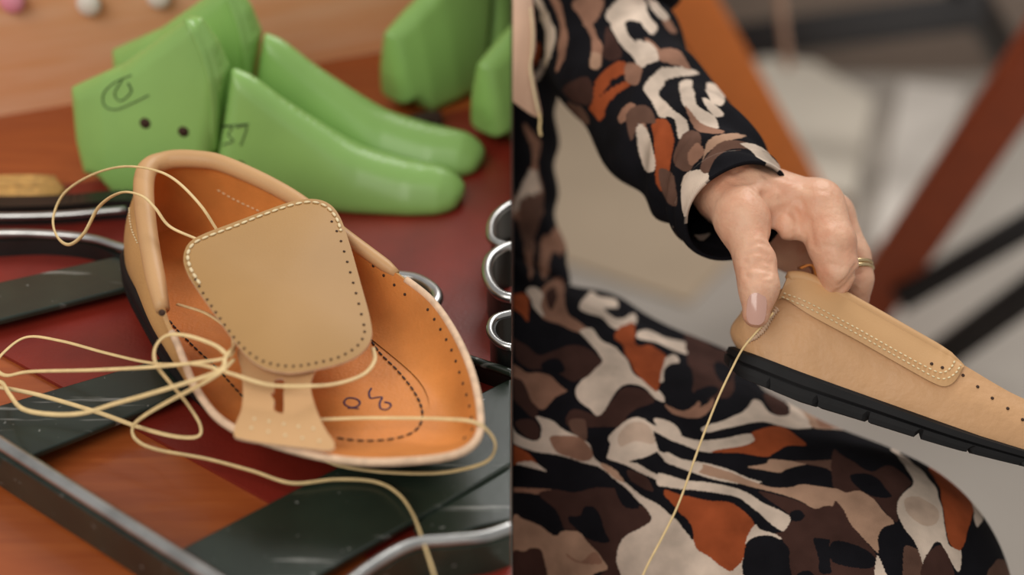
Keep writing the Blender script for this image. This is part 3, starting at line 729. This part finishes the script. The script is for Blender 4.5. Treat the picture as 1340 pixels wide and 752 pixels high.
# near wall surface lookup
nv = G2.reshape(-1, 3); nx_, ny_, nd_ = w2px(nv); keep = (nv-G2[m2//2].mean(0))@AF < .004; nx_, ny_, nd_ = nx_[keep], ny_[keep], nd_[keep]
def wall_d(px, py):
    q = (nx_-px)**2+(ny_-py)**2; i = np.argpartition(q, 8)[:8]; w_ = 1/(q[i]+4); return float((nd_[i]*w_).sum()/w_.sum())
lo_e = catmull([(1018, 392), (1028, 391), (1060, 412), (1120, 444), (1180, 478), (1222, 501), (1238, 505), (1250, 498), (1261, 481)], 8)
up_e = catmull([(1030, 364), (1042, 361), (1068, 367), (1130, 400), (1190, 434), (1222, 452), (1238, 462), (1250, 470), (1262, 478)], 8)
rows = []
for t in np.linspace(0, 1, 10):
    px = lo_e+(up_e-lo_e)*t; rows.append([V(q[0], q[1], wall_d(*q)-.0016-.0022*math.sin(math.pi*min(1, .15+t*.7))) for q in px])
A = np.array(rows); kk = A.shape[1]
for _ in range(3): A[:, 1:-1] = A[:, 1:-1]*.5+(A[:, 2:]+A[:, :-2])*.25
Bk = A+AF*.0016
cb = MB().add(A.reshape(-1, 3), gridfaces(10, kk, 0, False)).add(Bk.reshape(-1, 3), gridfaces(10, kk, 0, False))
edge = [(0, j) for j in range(kk)]+[(i, kk-1) for i in range(1, 10)]+[(9, j) for j in range(kk-2, -1, -1)]+[(i, 0) for i in range(8, 0, -1)]
ev = np.array([A[i, j] for i, j in edge]+[Bk[i, j] for i, j in edge]); cb.add(ev, gridfaces(2, len(edge)))
cb.tube(A[-1]+AF*.0028-AU*.0006, np.interp(np.linspace(0, 1, kk), [0, .06, .8, 1], [.0015, .0036, .003, .0012]), 12)
cb.build('collar', M['tan2'], shoe2, recalc=False)
bb = BVHTree.FromPolygons([Vector(q) for q in A.reshape(-1, 3)], gridfaces(10, kk, 0, False))
mb = MB()
dashes(mb, bb, [(1023, 388), (1060, 404), (1120, 436), (1180, 470), (1222, 493), (1238, 495), (1250, 488), (1257, 478)], .0017, .0011, .00062, .0004)
dashes(mb, bb, [(1025, 383), (1060, 397), (1120, 429), (1180, 463), (1222, 485), (1235, 487), (1244, 481), (1249, 472)], .0017, .0011, .00062, .0004)
mb.build('collar_stitching', M['stitch'], shoe2)
wb = BVHTree.FromPolygons([Vector(q) for q in nv], gridfaces(m2, k2))
mb = MB(); dots(mb, bb, [(1219, 476), (1233, 481)], 2, .0009); dots(mb, wb, [(1260, 491), (1278, 505), (1297, 520), (1318, 534), (1338, 549)], 5, .0009); mb.build('awl_holes', M['hole'], shoe2)
# whipped seam at the heel
P = catmull([(1017, 404), (1008, 416), (1000, 430), (990, 440), (978, 447)], 8); W = np.array([V(q[0], q[1], wall_d(*q)-.0008) for q in P])
mb = MB().tube(W, .0009, 8)
for i in range(0, len(W)-1, 2):
    u = W[i+1]-W[i]; u /= np.linalg.norm(u); s_ = np.cross(u, AF)
    mb.tube([W[i]-s_*.0014, W[i]-AF*.0010, W[i]+s_*.0014+u*.0006], .0005, 6)
mb.build('heel_seam', M['raw'], shoe2)
# curled brown lining edge near the finger
P = catmull([(1050, 352), (1062, 348), (1068, 356), (1066, 368), (1060, 376)], 8); W = np.array([V(q[0], q[1], .762) for q in P]); mb = MB()
for i in range(len(W)-1):
    u = W[i+1]-W[i]; n_ = np.cross(u, AF); n_ = n_/np.linalg.norm(n_)*.0012; mb.box(W[i], u*1.05, AF*.012, n_)
mb.build('tongue', M['brown'], shoe2)
# ================================================================== RIGHT: the person
PX = .765/FPX          # metres per pixel at the hand
def J(px, py, d, r): return C3(px, py, d), r*d/FPX
def limb(P, chain, k=.006):
    out = None; js = [J(*c) for c in chain]
    for (a, ra), (b, rb) in zip(js[:-1], js[1:]):
        f = cone(P, a, b, ra, rb); out = f if out is None else smin(out, f, k)
    return out
lo_ = C3(830, 440, .86); hi_ = C3(1165, 90, .86); h_ = .0009
GP = grid((lo_[0], lo_[1], .695), (hi_[0], hi_[1], .875), h_)
arm = limb(GP, [(842, 118, .85, 41), (905, 185, .81, 41), (950, 236, .785, 42)], .01)
palm = limb(GP, [(958, 243, .783, 41), (1068, 270, .768, 31)], .01)
palm = smin(palm, limb(GP, [(958, 250, .79, 38), (1085, 282, .79, 30)], .01), .012)
palm = smin(palm, limb(GP, [(958, 255, .80, 34), (1082, 290, .812, 28)], .01), .012)
palm = smin(palm, limb(GP, [(952, 262, .805, 30), (1066, 300, .83, 25)], .01), .012)
body = smin(arm, palm, .014)
thumb = limb(GP, [(953, 250, .775, 38), (973, 288, .752, 33), (990, 345, .737, 26), (994, 375, .731, 25), (990, 409, .728, 19)], .006)
body = smin(body, thumb, .009)
body = smin(body, limb(GP, [(985, 285, .812, 30), (1030, 320, .815, 27), (1060, 345, .815, 22)], .01), .01)
web = limb(GP, [(990, 262, .765, 26), (1040, 275, .764, 20)], .01)
body = smin(body, web, .012)
index = limb(GP, [(1072, 268, .762, 33), (1088, 318, .750, 31), (1095, 348, .748, 25), (1093, 366, .753, 21)], .004)
middle = limb(GP, [(1088, 280, .790, 29), (1110, 335, .782, 27), (1117, 365, .778, 23), (1116, 388, .780, 20)], .004)
ring_f = limb(GP, [(1082, 292, .812, 27), (1100, 345, .808, 24), (1104, 372, .806, 21), (1100, 395, .802, 18)], .004)
pinky = limb(GP, [(1066, 300, .831, 24), (1084, 345, .830, 21), (1088, 368, .828, 18), (1084, 386, .824, 16)], .004)
for fg in (index, middle, ring_f, pinky): body = np.where(True, smin(body, fg, .0045), body)
# fold of flesh between thumb and forefinger, knuckle pad
body = smin(body, limb(GP, [(1022, 300, .756, 12), (1042, 303, .756, 12)], .004), .006)
# creases, tendons and wrinkles pressed into the skin along traced lines
v0_, f0_ = surfnets(body.astype(np.float32), (lo_[0], lo_[1], .695), h_)
hb = BVHTree.FromPolygons([Vector(q) for q in c2w(v0_)], [tuple(int(i) for i in f) for f in f0_]); del v0_, f0_
def crease(pts, r, dep):
    global body
    W = []
    for q in catmull(pts, 5):
        h, n = hit(hb, *q)
        if h is not None: u, v, d = w2px(h); W.append(C3(u, v, d))
    if len(W) < 2: return
    W = np.array(W); lo3 = W.min(0)-4*r; hi3 = W.max(0)+4*r
    i0 = np.maximum(0, ((lo3-GP[0, 0, 0])/h_).astype(int)); i1 = np.minimum(GP.shape[:3], ((hi3-GP[0, 0, 0])/h_).astype(int)+2)
    sl_ = tuple(slice(a, b) for a, b in zip(i0, i1)); g = None; sub = GP[sl_]
    for a, b in zip(W[:-1], W[1:]):
        f = cone(sub, a, b, 0, 0); g = f if g is None else np.minimum(g, f)
    body[sl_] += (dep*np.exp(-(g/r)**2)).astype(np.float32)
body = body.astype(np.float32)
for ln, r, dep in (
    ([(1001, 256), (1010, 270), (1016, 290), (1012, 318)], .0026, .0036), ([(1014, 284), (1022, 276), (1034, 271), (1040, 280)], .0020, .0015),
    ([(1042, 278), (1044, 296), (1042, 314)], .0018, .0014), ([(1057, 286), (1060, 300), (1063, 318)], .0018, .0010), ([(1022, 262), (1028, 272)], .0018, .0010), ([(1046, 262), (1052, 272), (1050, 282)], .0018, .0008),
    ([(975, 333), (990, 329), (1006, 334)], .0013, .0011), ([(973, 341), (984, 345), (998, 340), (1009, 344)], .0013, .0012), ([(975, 352), (990, 348), (1008, 354)], .0013, .0012), ([(976, 360), (988, 364), (1006, 360)], .0013, .0010), ([(982, 370), (996, 368), (1010, 371)], .0012, .0007),
    ([(980, 322), (994, 318), (1006, 322)], .0014, .0007), ([(984, 336), (992, 352), (990, 362)], .0011, .0006), ([(1000, 334), (996, 348), (1001, 360)], .0011, .0006),
    ([(1074, 350), (1086, 346), (1100, 350)], .0015, .0008), ([(1094, 384), (1106, 374), (1116, 362), (1124, 352)], .0018, .0018), ([(1100, 372), (1110, 362), (1118, 350)], .0015, .0013), ([(1108, 386), (1118, 378)], .0014, .0010),
    ([(1070, 326), (1084, 322), (1104, 328)], .0016, .0006), ([(1086, 300), (1092, 318), (1094, 336)], .0020, -.0005), ([(985, 225), (1030, 243), (1070, 256)], .0040, -.0010), ([(975, 250), (985, 285), (990, 315)], .0045, -.0009),
    ([(950, 222), (960, 226), (968, 222)], .0016, .0007), ([(955, 238), (968, 242), (984, 238)], .0018, .0005), ([(1000, 232), (1020, 246), (1036, 262)], .0024, .0008), ([(1050, 246), (1064, 252), (1078, 250)], .0020, .0006)):
    crease(ln, r, dep*1.35)
body = smin(body, cone(GP, C3(1026, 294, .757), C3(1030, 302, .757), .0045, .0045), .004)
tx = GP*1.0; body = body+(fnoise(tx, 11, 320, 2)*.00025+fnoise(tx, 12, 110, 1)*.0006).astype(np.float32)
bv_, bf_ = biggest(*surfnets(body.astype(np.float32), (lo_[0], lo_[1], .695), h_)); bw_ = c2w(bv_)
person = quadmesh('person', bw_, bf_, M['skin'])
tag(person, 'seated person in a black, cream and rust patterned outfit holding a shoe by its heel', 'person')
sm = person.modifiers.new('smooth', 'SMOOTH'); sm.iterations = 1; sm.factor = .3
hb = BVHTree.FromPolygons([Vector(q) for q in bw_], [tuple(int(i) for i in f) for f in bf_])
# nail
Nn = []; NO = 14; NA = 28; cen = np.array([990., 404.]); ax_ = np.array([-.10, .995]); pp_ = np.array([.995, .10])
for i in range(NO):
    s_ = (i+.3)/(NO-.7)
    for j in range(NA):
        t = 2*math.pi*j/NA; cx_, sy_ = math.cos(t), math.sin(t); e_ = 3.0
        u = math.copysign(abs(cx_)**(2/e_), cx_)*13*s_; v = math.copysign(abs(sy_)**(2/e_), sy_)*21*s_
        q = cen+pp_*u+ax_*v; d_ = .7105+.00003*(u*u)*.8+.00012*max(0, v)*.3
        Nn.append((q[0], q[1]))
hits = [hit(hb, *q) for q in Nn]; good = np.array([w2px(h[0])[2] if h[0] is not None else np.nan for h in hits])
X_ = np.array([[1, u-990, v-404, (u-990)**2, (v-404)**2] for u, v in Nn]); ok = ~np.isnan(good) & (np.nan_to_num(good, nan=9) < .74)
cf = np.linalg.lstsq(X_[ok], good[ok], rcond=None)[0]; dn = X_@cf
Nw = np.array([V(u, v, d_-.0007) for (u, v), d_ in zip(Nn, dn)]); Nb = Nw+AF*.0016
mb = MB().add(Nw, gridfaces(NO, NA)); mb.f.append(tuple(range(NA))); mb.m.append(0)
mb.add(np.concatenate([Nw[-NA:], Nb[-NA:]]), gridfaces(2, NA)); mb.build('thumbnail', M['nail'], person)
# gold ring on the middle finger
ra, rb = c2w(C3(1106, 334, .783)), c2w(C3(1113, 364, .779)); u = rb-ra; u /= np.linalg.norm(u); a_ = np.cross(u, AF); a_ /= np.linalg.norm(a_); b2 = np.cross(u, a_); c_ = ra*.35+rb*.65
mb = MB()
for o_ in (-.0013, .0013): mb.tube([c_+u*o_+(math.cos(t)*a_+math.sin(t)*b2)*.0126 for t in np.linspace(0, 2*math.pi, 40)[:-1]], .0013, 8, closed=True)
tag(mb.build('finger_ring', M['gold'], person), 'gold ring on the finger')

# ---------------------------------------------------------------- printed cloth
PAL = dict(k=(24, 23, 27), d=(70, 47, 41), b=(152, 112, 92), t=(178, 142, 118), c=(216, 196, 178), r=(158, 78, 44), e=(104, 76, 64), n=(198, 172, 152))
VW = dict(A=(670, 350, .266), B=(670, 550, .2686), C=(870, 430, .266), D=(870, 560, .2553), E=(1090, 540, .282), F=(670, 0, .2392), G=(820, 60, .386), H=(670, 130, .359))
PR = '''
A r 0,140 60,125 85,190 75,270 50,230 0,190
A b 150,100 200,60 250,70 260,150 280,230 330,270 380,310 330,320 250,285 190,270 150,240 130,190
A d 165,135 205,95 225,150 185,205
A c 70,110 120,95 150,130 140,190 160,240 120,210 90,160
A c 340,170 390,115 430,140 510,160 520,195 450,200 520,250 600,230 610,270 545,300 500,300 440,245 380,225 335,200
A d 0,340 60,380 140,430 220,400 330,380 440,460 400,510 340,545 300,560 230,520 160,500 80,500 20,440
A k 150,470 220,450 260,500 230,520 160,510
A c 330,310 390,300 450,360 520,400 560,440 600,520 660,560 740,620 750,660 700,640 650,590 590,570 545,580 500,630 460,690 420,728 380,690 330,650 318,600 345,550 400,510 440,465 420,420 380,370
A r 500,330 580,270 605,290 610,380 690,385 760,440 740,500 720,600 700,605 640,550 600,500 570,440 540,380
A c 610,325 660,310 740,340 830,360 900,380 960,420 930,450 830,415 780,395 700,365 625,350
A c 760,440 800,430 825,460 780,500 745,560 725,560 740,500
A e 640,215 720,205 780,180 810,200 900,270 1000,300 980,330 850,300 760,250 690,235
A d 850,330 940,360 1040,420 1020,520 900,620 880,520
A b 0,470 60,515 130,515 190,530 240,580 270,610 210,640 170,690 140,695 100,660 70,600 45,550 0,535
A d 0,545 40,550 70,610 100,660 130,690 110,740 0,640
A d 290,700 350,700 420,728 460,690 520,620 560,590 640,600 700,650 620,690 560,740 560,780 280,780
A b 750,670 830,700 880,690 920,650 920,690 860,730 790,715
B c 120,-20 190,0 260,50 330,80 370,110 400,180 440,210 500,250 560,310 620,360 680,395 740,430 790,470 850,520 950,600 1000,680 1200,760 530,790 512,680 520,620 560,560 630,520 680,480 660,440 600,380 540,320 470,260 410,220 340,205 270,185 200,165 130,155 80,140 0,100 0,20 15,60 60,85 110,95 140,80 145,30
B d 15,10 60,-10 110,0 135,40 130,90 90,90 40,60
B b 190,80 260,75 330,80 365,115 395,180 340,200 270,180 215,150
B t 440,205 510,250 545,295 500,280 440,230
B r 0,120 50,140 100,175 130,225 80,205 30,210 0,215
B c 20,210 100,200 165,245 120,235 60,220
B b 0,325 80,330 200,340 160,365 60,350 0,348
B d 130,360 200,340 300,350 420,325 510,340 560,400 640,420 680,480 630,520 560,560 520,620 512,690 525,780 400,780 460,720 430,660 370,590 320,545 260,530 240,490 200,420
B k 275,465 330,460 350,420 400,420 430,460 450,530 475,590 420,590 340,560 300,520 275,490
B k 500,335 560,370 620,425 560,425 525,390
B t 0,475 60,480 140,515 215,565 250,540 320,545 370,590 430,660 465,720 400,745 330,780 0,780
B d 0,640 60,635 90,620 145,630 160,700 160,780 0,780
B b 260,640 330,690 400,640 440,690 380,700 300,690
B c 570,-5 640,-10 690,20 740,40 819,110 700,60 690,60 710,145 700,155 650,180 570,200 620,215 680,250 740,285 819,310 830,330 740,315 690,285 620,250 540,215 470,185 465,170 480,120 475,70
B n 520,60 580,10 650,10 685,60 690,110 600,100 530,130
B c 690,-10 750,0 819,50 830,115 770,80 720,40
B c 710,150 819,205 830,225 760,205 710,165
B e 280,0 360,0 360,90 330,80 290,50
B d 560,240 650,270 690,340 640,330 580,290
C d 110,120 170,80 250,90 340,130 340,250 330,330 240,345 200,350 160,310 130,200
C k 0,200 60,170 120,180 140,250 130,330 110,390 60,390 0,360
C k 250,160 310,180 330,230 290,260 250,220
C k 150,310 220,280 265,300 230,340 170,360
C b 5,375 60,395 130,400 200,370 240,345 230,390 180,435 120,440 60,420
C c 180,490 250,460 340,430 400,400 430,350 470,355 500,400 560,425 620,410 590,350 600,340 650,370 690,420 725,480 640,490 560,475 480,455 380,470 300,490 220,510
C d 490,320 560,330 600,380 620,410 560,425 510,390
C t 640,360 720,375 830,400 930,432 1000,480 902,495 800,490 725,480 690,420
C c 0,450 60,510 150,550 260,545 380,525 430,520 440,550 370,575 260,600 190,600 100,575 30,530 0,515
C r 430,510 540,482 600,490 650,530 700,570 600,575 540,610 500,632 420,620 360,610 230,600 370,575 440,550
C c 0,610 80,640 200,665 300,690 400,725 480,752 380,760 250,740 180,720 90,690 0,640
C t 405,682 490,665 520,645 640,655 720,660 600,690 560,705 480,695
D t 0,125 80,155 200,190 330,225 450,265 540,300 640,300 700,285 800,300 901,330 901,415 830,395 770,410 690,375 600,340 480,310 350,270 220,240 120,210 0,170
D c 0,125 80,155 190,188 170,225 120,210 0,170
D c -40,235 0,240 100,265 220,275 340,300 430,340 520,390 600,425 645,455 635,500 610,530 560,505 480,430 400,370 330,345 230,325 100,310 0,295 -40,290
D r 0,310 60,335 140,355 230,375 330,380 400,420 460,490 425,560 405,650 390,690 340,735 300,715 230,660 170,620 150,570 130,490 80,430 0,350
D k 0,355 80,430 130,490 152,575 100,520 50,450 0,400
D d 480,330 600,350 690,380 770,410 830,395 901,420 960,500 960,700 830,780 640,780 640,640 600,575 560,545 610,530 640,490 650,450
D c 462,490 490,520 560,545 600,572 520,557 450,572 413,612 407,680 420,780 330,780 345,735 390,690 405,650 425,560
D k 410,620 450,570 520,553 580,570 630,620 640,690 635,780 415,780
D k 640,430 690,415 715,450 690,480 650,470
D k 760,565 830,570 920,600 930,680 860,740 790,740 785,660
D k 680,745 740,730 780,790 690,790
D e 660,172 800,165 901,170 901,250 830,210 740,190
E d 0,170 60,210 180,270 260,240 340,300 360,330 310,390 300,440 305,500 280,500 230,440 180,390 130,360 60,370 0,340
E k 80,290 160,280 230,330 270,390 200,390 110,340
E c -10,10 60,20 150,60 220,90 270,130 310,180 360,225 410,270 450,310 480,360 500,420 515,500 525,560 545,620 600,640 580,740 520,640 500,605 470,605 440,650 415,700 400,650 370,580 320,510 300,440 310,390 370,330 350,270 300,200 240,140 170,100 80,75 -10,70
E b -60,0 60,20 150,60 220,90 240,140 170,100 80,75 -60,60
E n 330,400 400,390 480,440 490,500 420,520 350,470
E r 330,130 400,150 470,190 540,270 600,330 640,410 650,470 625,540 605,620 590,640 545,610 525,540 510,440 490,340 440,250 380,180
E c 310,92 360,95 430,130 500,190 550,250 590,310 640,370 690,440 695,490 670,530 655,470 630,390 570,300 520,230 450,175 390,145 340,125
E t 0,355 60,370 130,360 190,400 240,460 285,510 235,525 215,570 210,650 170,610 120,560 70,500 40,440 0,430
E d 0,430 40,440 100,540 200,660 190,780 0,780
E k 0,600 90,610 170,650 200,690 150,720 0,690
E e 330,630 380,630 400,650 415,700 415,780 335,780
E d 440,650 510,620 560,780 415,780 415,700
E c 205,660 260,780 200,780
E e 740,700 790,680 830,780 720,780
F c 115,-30 170,20 220,120 235,200 215,290 170,400 140,440 125,420 180,300 185,180 150,70
F b 205,-30 260,0 290,120 300,220 280,330 240,400 250,250 260,120
F b 330,20 400,-20 500,0 480,80 450,130 470,200 500,280 480,370 430,360 440,250 420,170 370,90
F t 440,290 490,300 480,375 430,365
F c 510,80 560,20 620,-20 720,-10 740,80 800,150 760,190 720,150 700,120 620,120 650,200 720,260 750,320 710,370 650,300 590,240 550,160
F r 500,390 560,340 620,340 640,390 560,430 500,500 440,560 450,470
F r 430,570 520,500 640,440 650,470 580,510 520,570 500,640 470,660 440,620
F b 720,210 770,230 836,300 836,340 780,300
F c 720,480 770,410 836,370 836,460 800,500 836,560 836,640 790,620 760,540
F b 580,640 640,560 700,600 740,720 700,752 660,640 600,680
F d 280,480 390,420 440,450 430,560 340,560
F r 130,220 160,260 150,320 120,360 110,300
G c 60,140 100,90 170,70 250,90 200,100 130,120 110,160 150,210 200,250 210,300 180,320 160,250 110,230 90,190
G c 180,130 220,120 230,180 250,210 300,240 310,280 240,260 190,190
G c 270,130 320,140 330,200 290,190
G r 85,255 130,250 160,310 150,400 130,490 100,460 95,350
G c 30,260 60,270 90,350 95,420 60,420 40,330
G e 190,300 240,290 250,340 220,420 180,420 160,380
G t 270,330 330,300 410,305 330,325 270,360 255,400
G c 195,440 275,425 258,520 278,640 240,650 190,560
G e 250,415 285,350 350,318 420,330 440,350 350,350 300,385 275,430
G c 385,328 440,335 500,380 540,430 480,400 420,355
G b 200,200 250,260 330,290 300,300 230,280
G e 0,230 60,200 100,260 40,260 20,330
G b 210,360 240,330 260,360 220,410
G b 0,60 50,70 40,130 0,120
G c 20,-10 80,-10 110,40 70,60 40,40
G b 120,10 180,20 220,80 180,70 130,50
G c 255,180 290,190 330,230 300,240
G e 110,420 160,440 170,540 130,520
F e 300,560 400,600 420,680 340,640
F b 800,60 860,100 900,180 850,170
F c 740,-20 800,20 860,90 830,110 770,60
F d 520,150 560,200 600,300 560,330 500,300
H b 40,90 80,120 105,170 90,240 110,330 110,420 80,520 70,660 30,470 0,420 0,380 20,340 60,270 75,200
H c 20,345 75,250 105,340 60,360 0,420
H e 30,360 110,350 100,450 60,560 25,460
H b 110,510 150,480 195,410 200,470 190,560 140,560 130,640 105,640
'''
POLY = []
for ln in PR.strip().split('\n'):
    k_s = ln.split(); ox, oy, sc_ = VW[k_s[0]]; pt = np.array([[float(z) for z in q.split(',')] for q in k_s[2:]])
    POLY.append((catmull(pt*sc_+np.array([ox, oy]), 4, True), lin(PAL[k_s[1]])))
def print_colors(W, nrm):
    """the printed motif of the cloth: traced shapes on the side seen here, the same kind of shapes elsewhere"""
    px, py, d = w2px(W); n1 = fnoise(W, 21, 42, 2); n2 = fnoise(W, 22, 50, 2); n3 = fnoise(W, 23, 55, 2)
    c = np.tile(np.array(lin(PAL['k'])), (len(W), 1))
    for msk, kx in ((n1 > .25, 'd'), (n2 > .42, 'c'), (n3 > .55, 'r'), (np.abs(n1-n2) < .05, 'b')): c[msk] = lin(PAL[kx])
    front = (nrm*(W-CAM)).sum(1) < 0; ins = front & (px > 668) & (px < 1345) & (py > -12) & (py < 765)
    c[ins] = lin(PAL['k']); wob = fnoise(W, 31, 420, 1)*.9; qx = px+wob; qy = py+fnoise(W, 32, 420, 1)*.9
    for P, col in POLY:
        bx0, by0 = P.min(0); bx1, by1 = P.max(0); i = np.where(ins & (qx > bx0) & (qx < bx1) & (qy > by0) & (qy < by1))[0]
        if len(i): k = in_poly(qx[i], qy[i], P); c[i[k]] = col
    return c
def cloth(name, verts, faces, parent, cut=1, fast=False):
    o = quadmesh(name, verts, faces, M['cloth'], parent) if fast else obj(name, verts, faces, M['cloth'], parent, cut=cut, recalc=True)
    me = o.data; nv_ = len(me.vertices)
    W = np.empty(nv_*3); me.vertices.foreach_get('co', W); W = W.reshape(-1, 3)
    N_ = np.empty(nv_*3); me.vertices.foreach_get('normal', N_); N_ = N_.reshape(-1, 3)
    c = print_colors(W, N_); at = me.color_attributes.new('print', 'FLOAT_COLOR', 'POINT')
    at.data.foreach_set('color', np.concatenate([c, np.ones((nv_, 1))], 1).ravel().astype(np.float32)); return o

# trousers: thigh, knee and the start of the shin
hL = .0011; lo_t = C3(640, 372, .80); Q0 = (-.004, -.205, .66); Q1 = (.295, .035, 1.0)
TG = grid(Q0, Q1, hL)
def cw(px, py, d, r): return C3(px, py, d), r
gdir = np.array([0, -math.cos(PITCH), math.sin(PITCH)])      # straight down, in camera axes
kn = C3(1096, 800, .835)
tf = cone(TG, C3(560, 520, .965), kn, .112, .0955)
tf = smin(tf, cone(TG, kn, kn+gdir*.4+np.array([.01, 0, 0]), .0955, .075), .02)
tf = smin(tf, cone(TG, C3(640, 500, 1.0), C3(770, 450, .96), .075, .030), .03)
tf = smin(tf, cone(TG, C3(800, 445, .95), C3(950, 492, .90), .024, .016), .02)
sw = TG*np.array([1, 1, 1], np.float32)
ax2 = (TG[..., 0]*.62+TG[..., 1]*.78)
fold = np.sin(ax2*210+1.5*np.sin(TG[..., 0]*46)+fnoise(TG, 41, 22, 1)*1.2)*.0026*np.clip((TG[..., 2]-.855)/.05, 0.03, 1)*np.clip(1.15-TG[..., 0]/.13, 0, 1)
tf = tf+fold.astype(np.float32)+(fnoise(TG, 42, 38, 1)*.0016).astype(np.float32)
tf = np.maximum(tf, .0004-TG[..., 0])
tv, tfc = surfnets(tf.astype(np.float32), Q0, hL); del tf, TG, sw, ax2, fold
tv, tfc = subdiv_quads(*biggest(relax(tv, tfc, 1), tfc)); cloth('trousers', c2w(tv), tfc, person, fast=True)
# lower leg down to the floor, below the picture
kw = c2w(kn+gdir*.13); P = np.array([kw, kw+np.array([.01, -.01, -.2]), np.array([kw[0]+.012, kw[1]-.01, .09])]); P = catmull(P, 6)
mb = MB().tube(P, np.linspace(.086, .06, len(P)), 24); o = cloth('trouser_leg', np.concatenate(mb.v), mb.f, person)
sh = catmull([np.array([P[-1][0]-.03, P[-1][1]+.02, .045]), P[-1]*[1, 1, 0]+np.array([.03, -.03, .045]), P[-1]*[1, 1, 0]+np.array([.10, -.10, .038]), P[-1]*[1, 1, 0]+np.array([.15, -.15, .028])], 6)
MB().tube(sh, np.interp(np.linspace(0, 1, len(sh)), [0, .1, .5, .9, 1], [.025, .04, .042, .034, .015]), 16).build('shoe', M['rubber'], person)

# blouse: body and sleeve
hB = .0022; B0 = (-.004, -.04, .74); B1 = (.16, .30, 1.10); BG = grid(B0, B1, hB)
bf = cone(BG, C3(608, 330, .99), C3(590, 60, .97), .064, .072)
bf = smin(bf, cone(BG, C3(650, 400, .985), C3(700, 360, .975), .05, .022), .02)
bf = smin(bf, cone(BG, C3(640, -20, .96), C3(800, -40, .91), .055, .048), .03)
bf = bf+(np.sin(BG[..., 1]*190+BG[..., 0]*120+fnoise(BG, 51, 30, 1)*2)*.0016+fnoise(BG, 52, 60, 1)*.0012).astype(np.float32)
b_v, b_f = surfnets(bf.astype(np.float32), B0, hB); b_v = c2w(b_v)
# sleeve: rings along the arm, open at the cuff, turned in
path = catmull([C3(725, -70, .965), C3(782, 30, .915), C3(846, 140, .855), C3(905, 208, .812), C3(945, 252, .785), C3(966, 278, .768)], 60)
rad = np.interp(np.linspace(0, 1, len(path)), [0, .2, .5, .75, .9, 1], [.046, .043, .0375, .0335, .0315, .0305]); tg = np.gradient(path, axis=0); tg /= np.linalg.norm(tg, axis=1)[:, None]
NS = 400; rowsS = []
for side in (0, 1):
    R_i = range(len(path)) if side == 0 else range(len(path)-1, len(path)-80, -1)
    for i in R_i:
        u = np.cross(tg[i], (0, 0, 1.0)); u /= np.linalg.norm(u); v = np.cross(tg[i], u); th_ = np.linspace(0, 2*math.pi, NS, endpoint=False); cir = np.outer(np.cos(th_), u)+np.outer(np.sin(th_), v)
        p_ = path[i]+cir*rad[i]; s_ = i/(len(path)-1)
        dsp = np.sin(s_*42+2.2*np.sin(th_*2+s_*6)+fnoise(p_, 61, 40, 1)*1.5)*.0022*(1-.75*max(0, (s_-.72)/.28))+fnoise(p_, 62, 90, 1)*.0008
        if s_ > .86: dsp = dsp+.0012
        rowsS.append(path[i]+cir*(rad[i]+dsp-(.0022 if side else 0))[:, None])
sv = c2w(np.concatenate(rowsS)); sf = np.array(gridfaces(len(rowsS), NS))
# keep only the visible upper part of the body mesh and join body and sleeve as one garment
cloth('blouse', np.concatenate([b_v, sv]), [tuple(q) for q in b_f]+[tuple(q+len(b_v)) for q in sf], person)
# beige turned-back collar flap with a stitched edge
cp = [(640, -20), (690, -12), (699, 20), (701, 60), (697, 85), (703, 120), (709, 150), (700, 152), (684, 142), (668, 130), (640, 112)]
cp = catmull([V(x, y, .868+.0002*(y-70)*.1) for x, y in cp], 4, True); o = MB().slab(cp, .0022, AF).build('collar_flap', M['beige'], person, cut=1); tag(o, 'beige collar flap')
mb = MB().tube(catmull([V(x, y, .8672) for x, y in [(694, 10), (697, 40), (696, 70), (694, 90), (699, 120), (705, 148)]], 8), .0007, 6); mb.build('collar_stitching', M['stitch'], person)
mb = MB().tube(catmull([V(x, y, .867) for x, y in [(706, 148), (707, 158), (706, 168), (708, 178)]], 6), .0009, 6); mb.build('loose_thread_end', M['thread'], person)
# sewing thread from the heel seam down over the lap
tp = [(1012, 409, .728), (990, 434, .729), (972, 456, .729), (958, 482, .722), (940, 520, .716), (922, 565, .712), (908, 603, .708), (897, 635, .706), (884, 668, .704), (866, 704, .700), (846, 742, .696), (830, 780, .692)]
tag(MB().tube(catmull([V(*q) for q in tp], 12), .00058, 8).build('sewing_thread', M['thread']), 'thin pale thread running from the heel seam of the held shoe across the lap', 'thread')
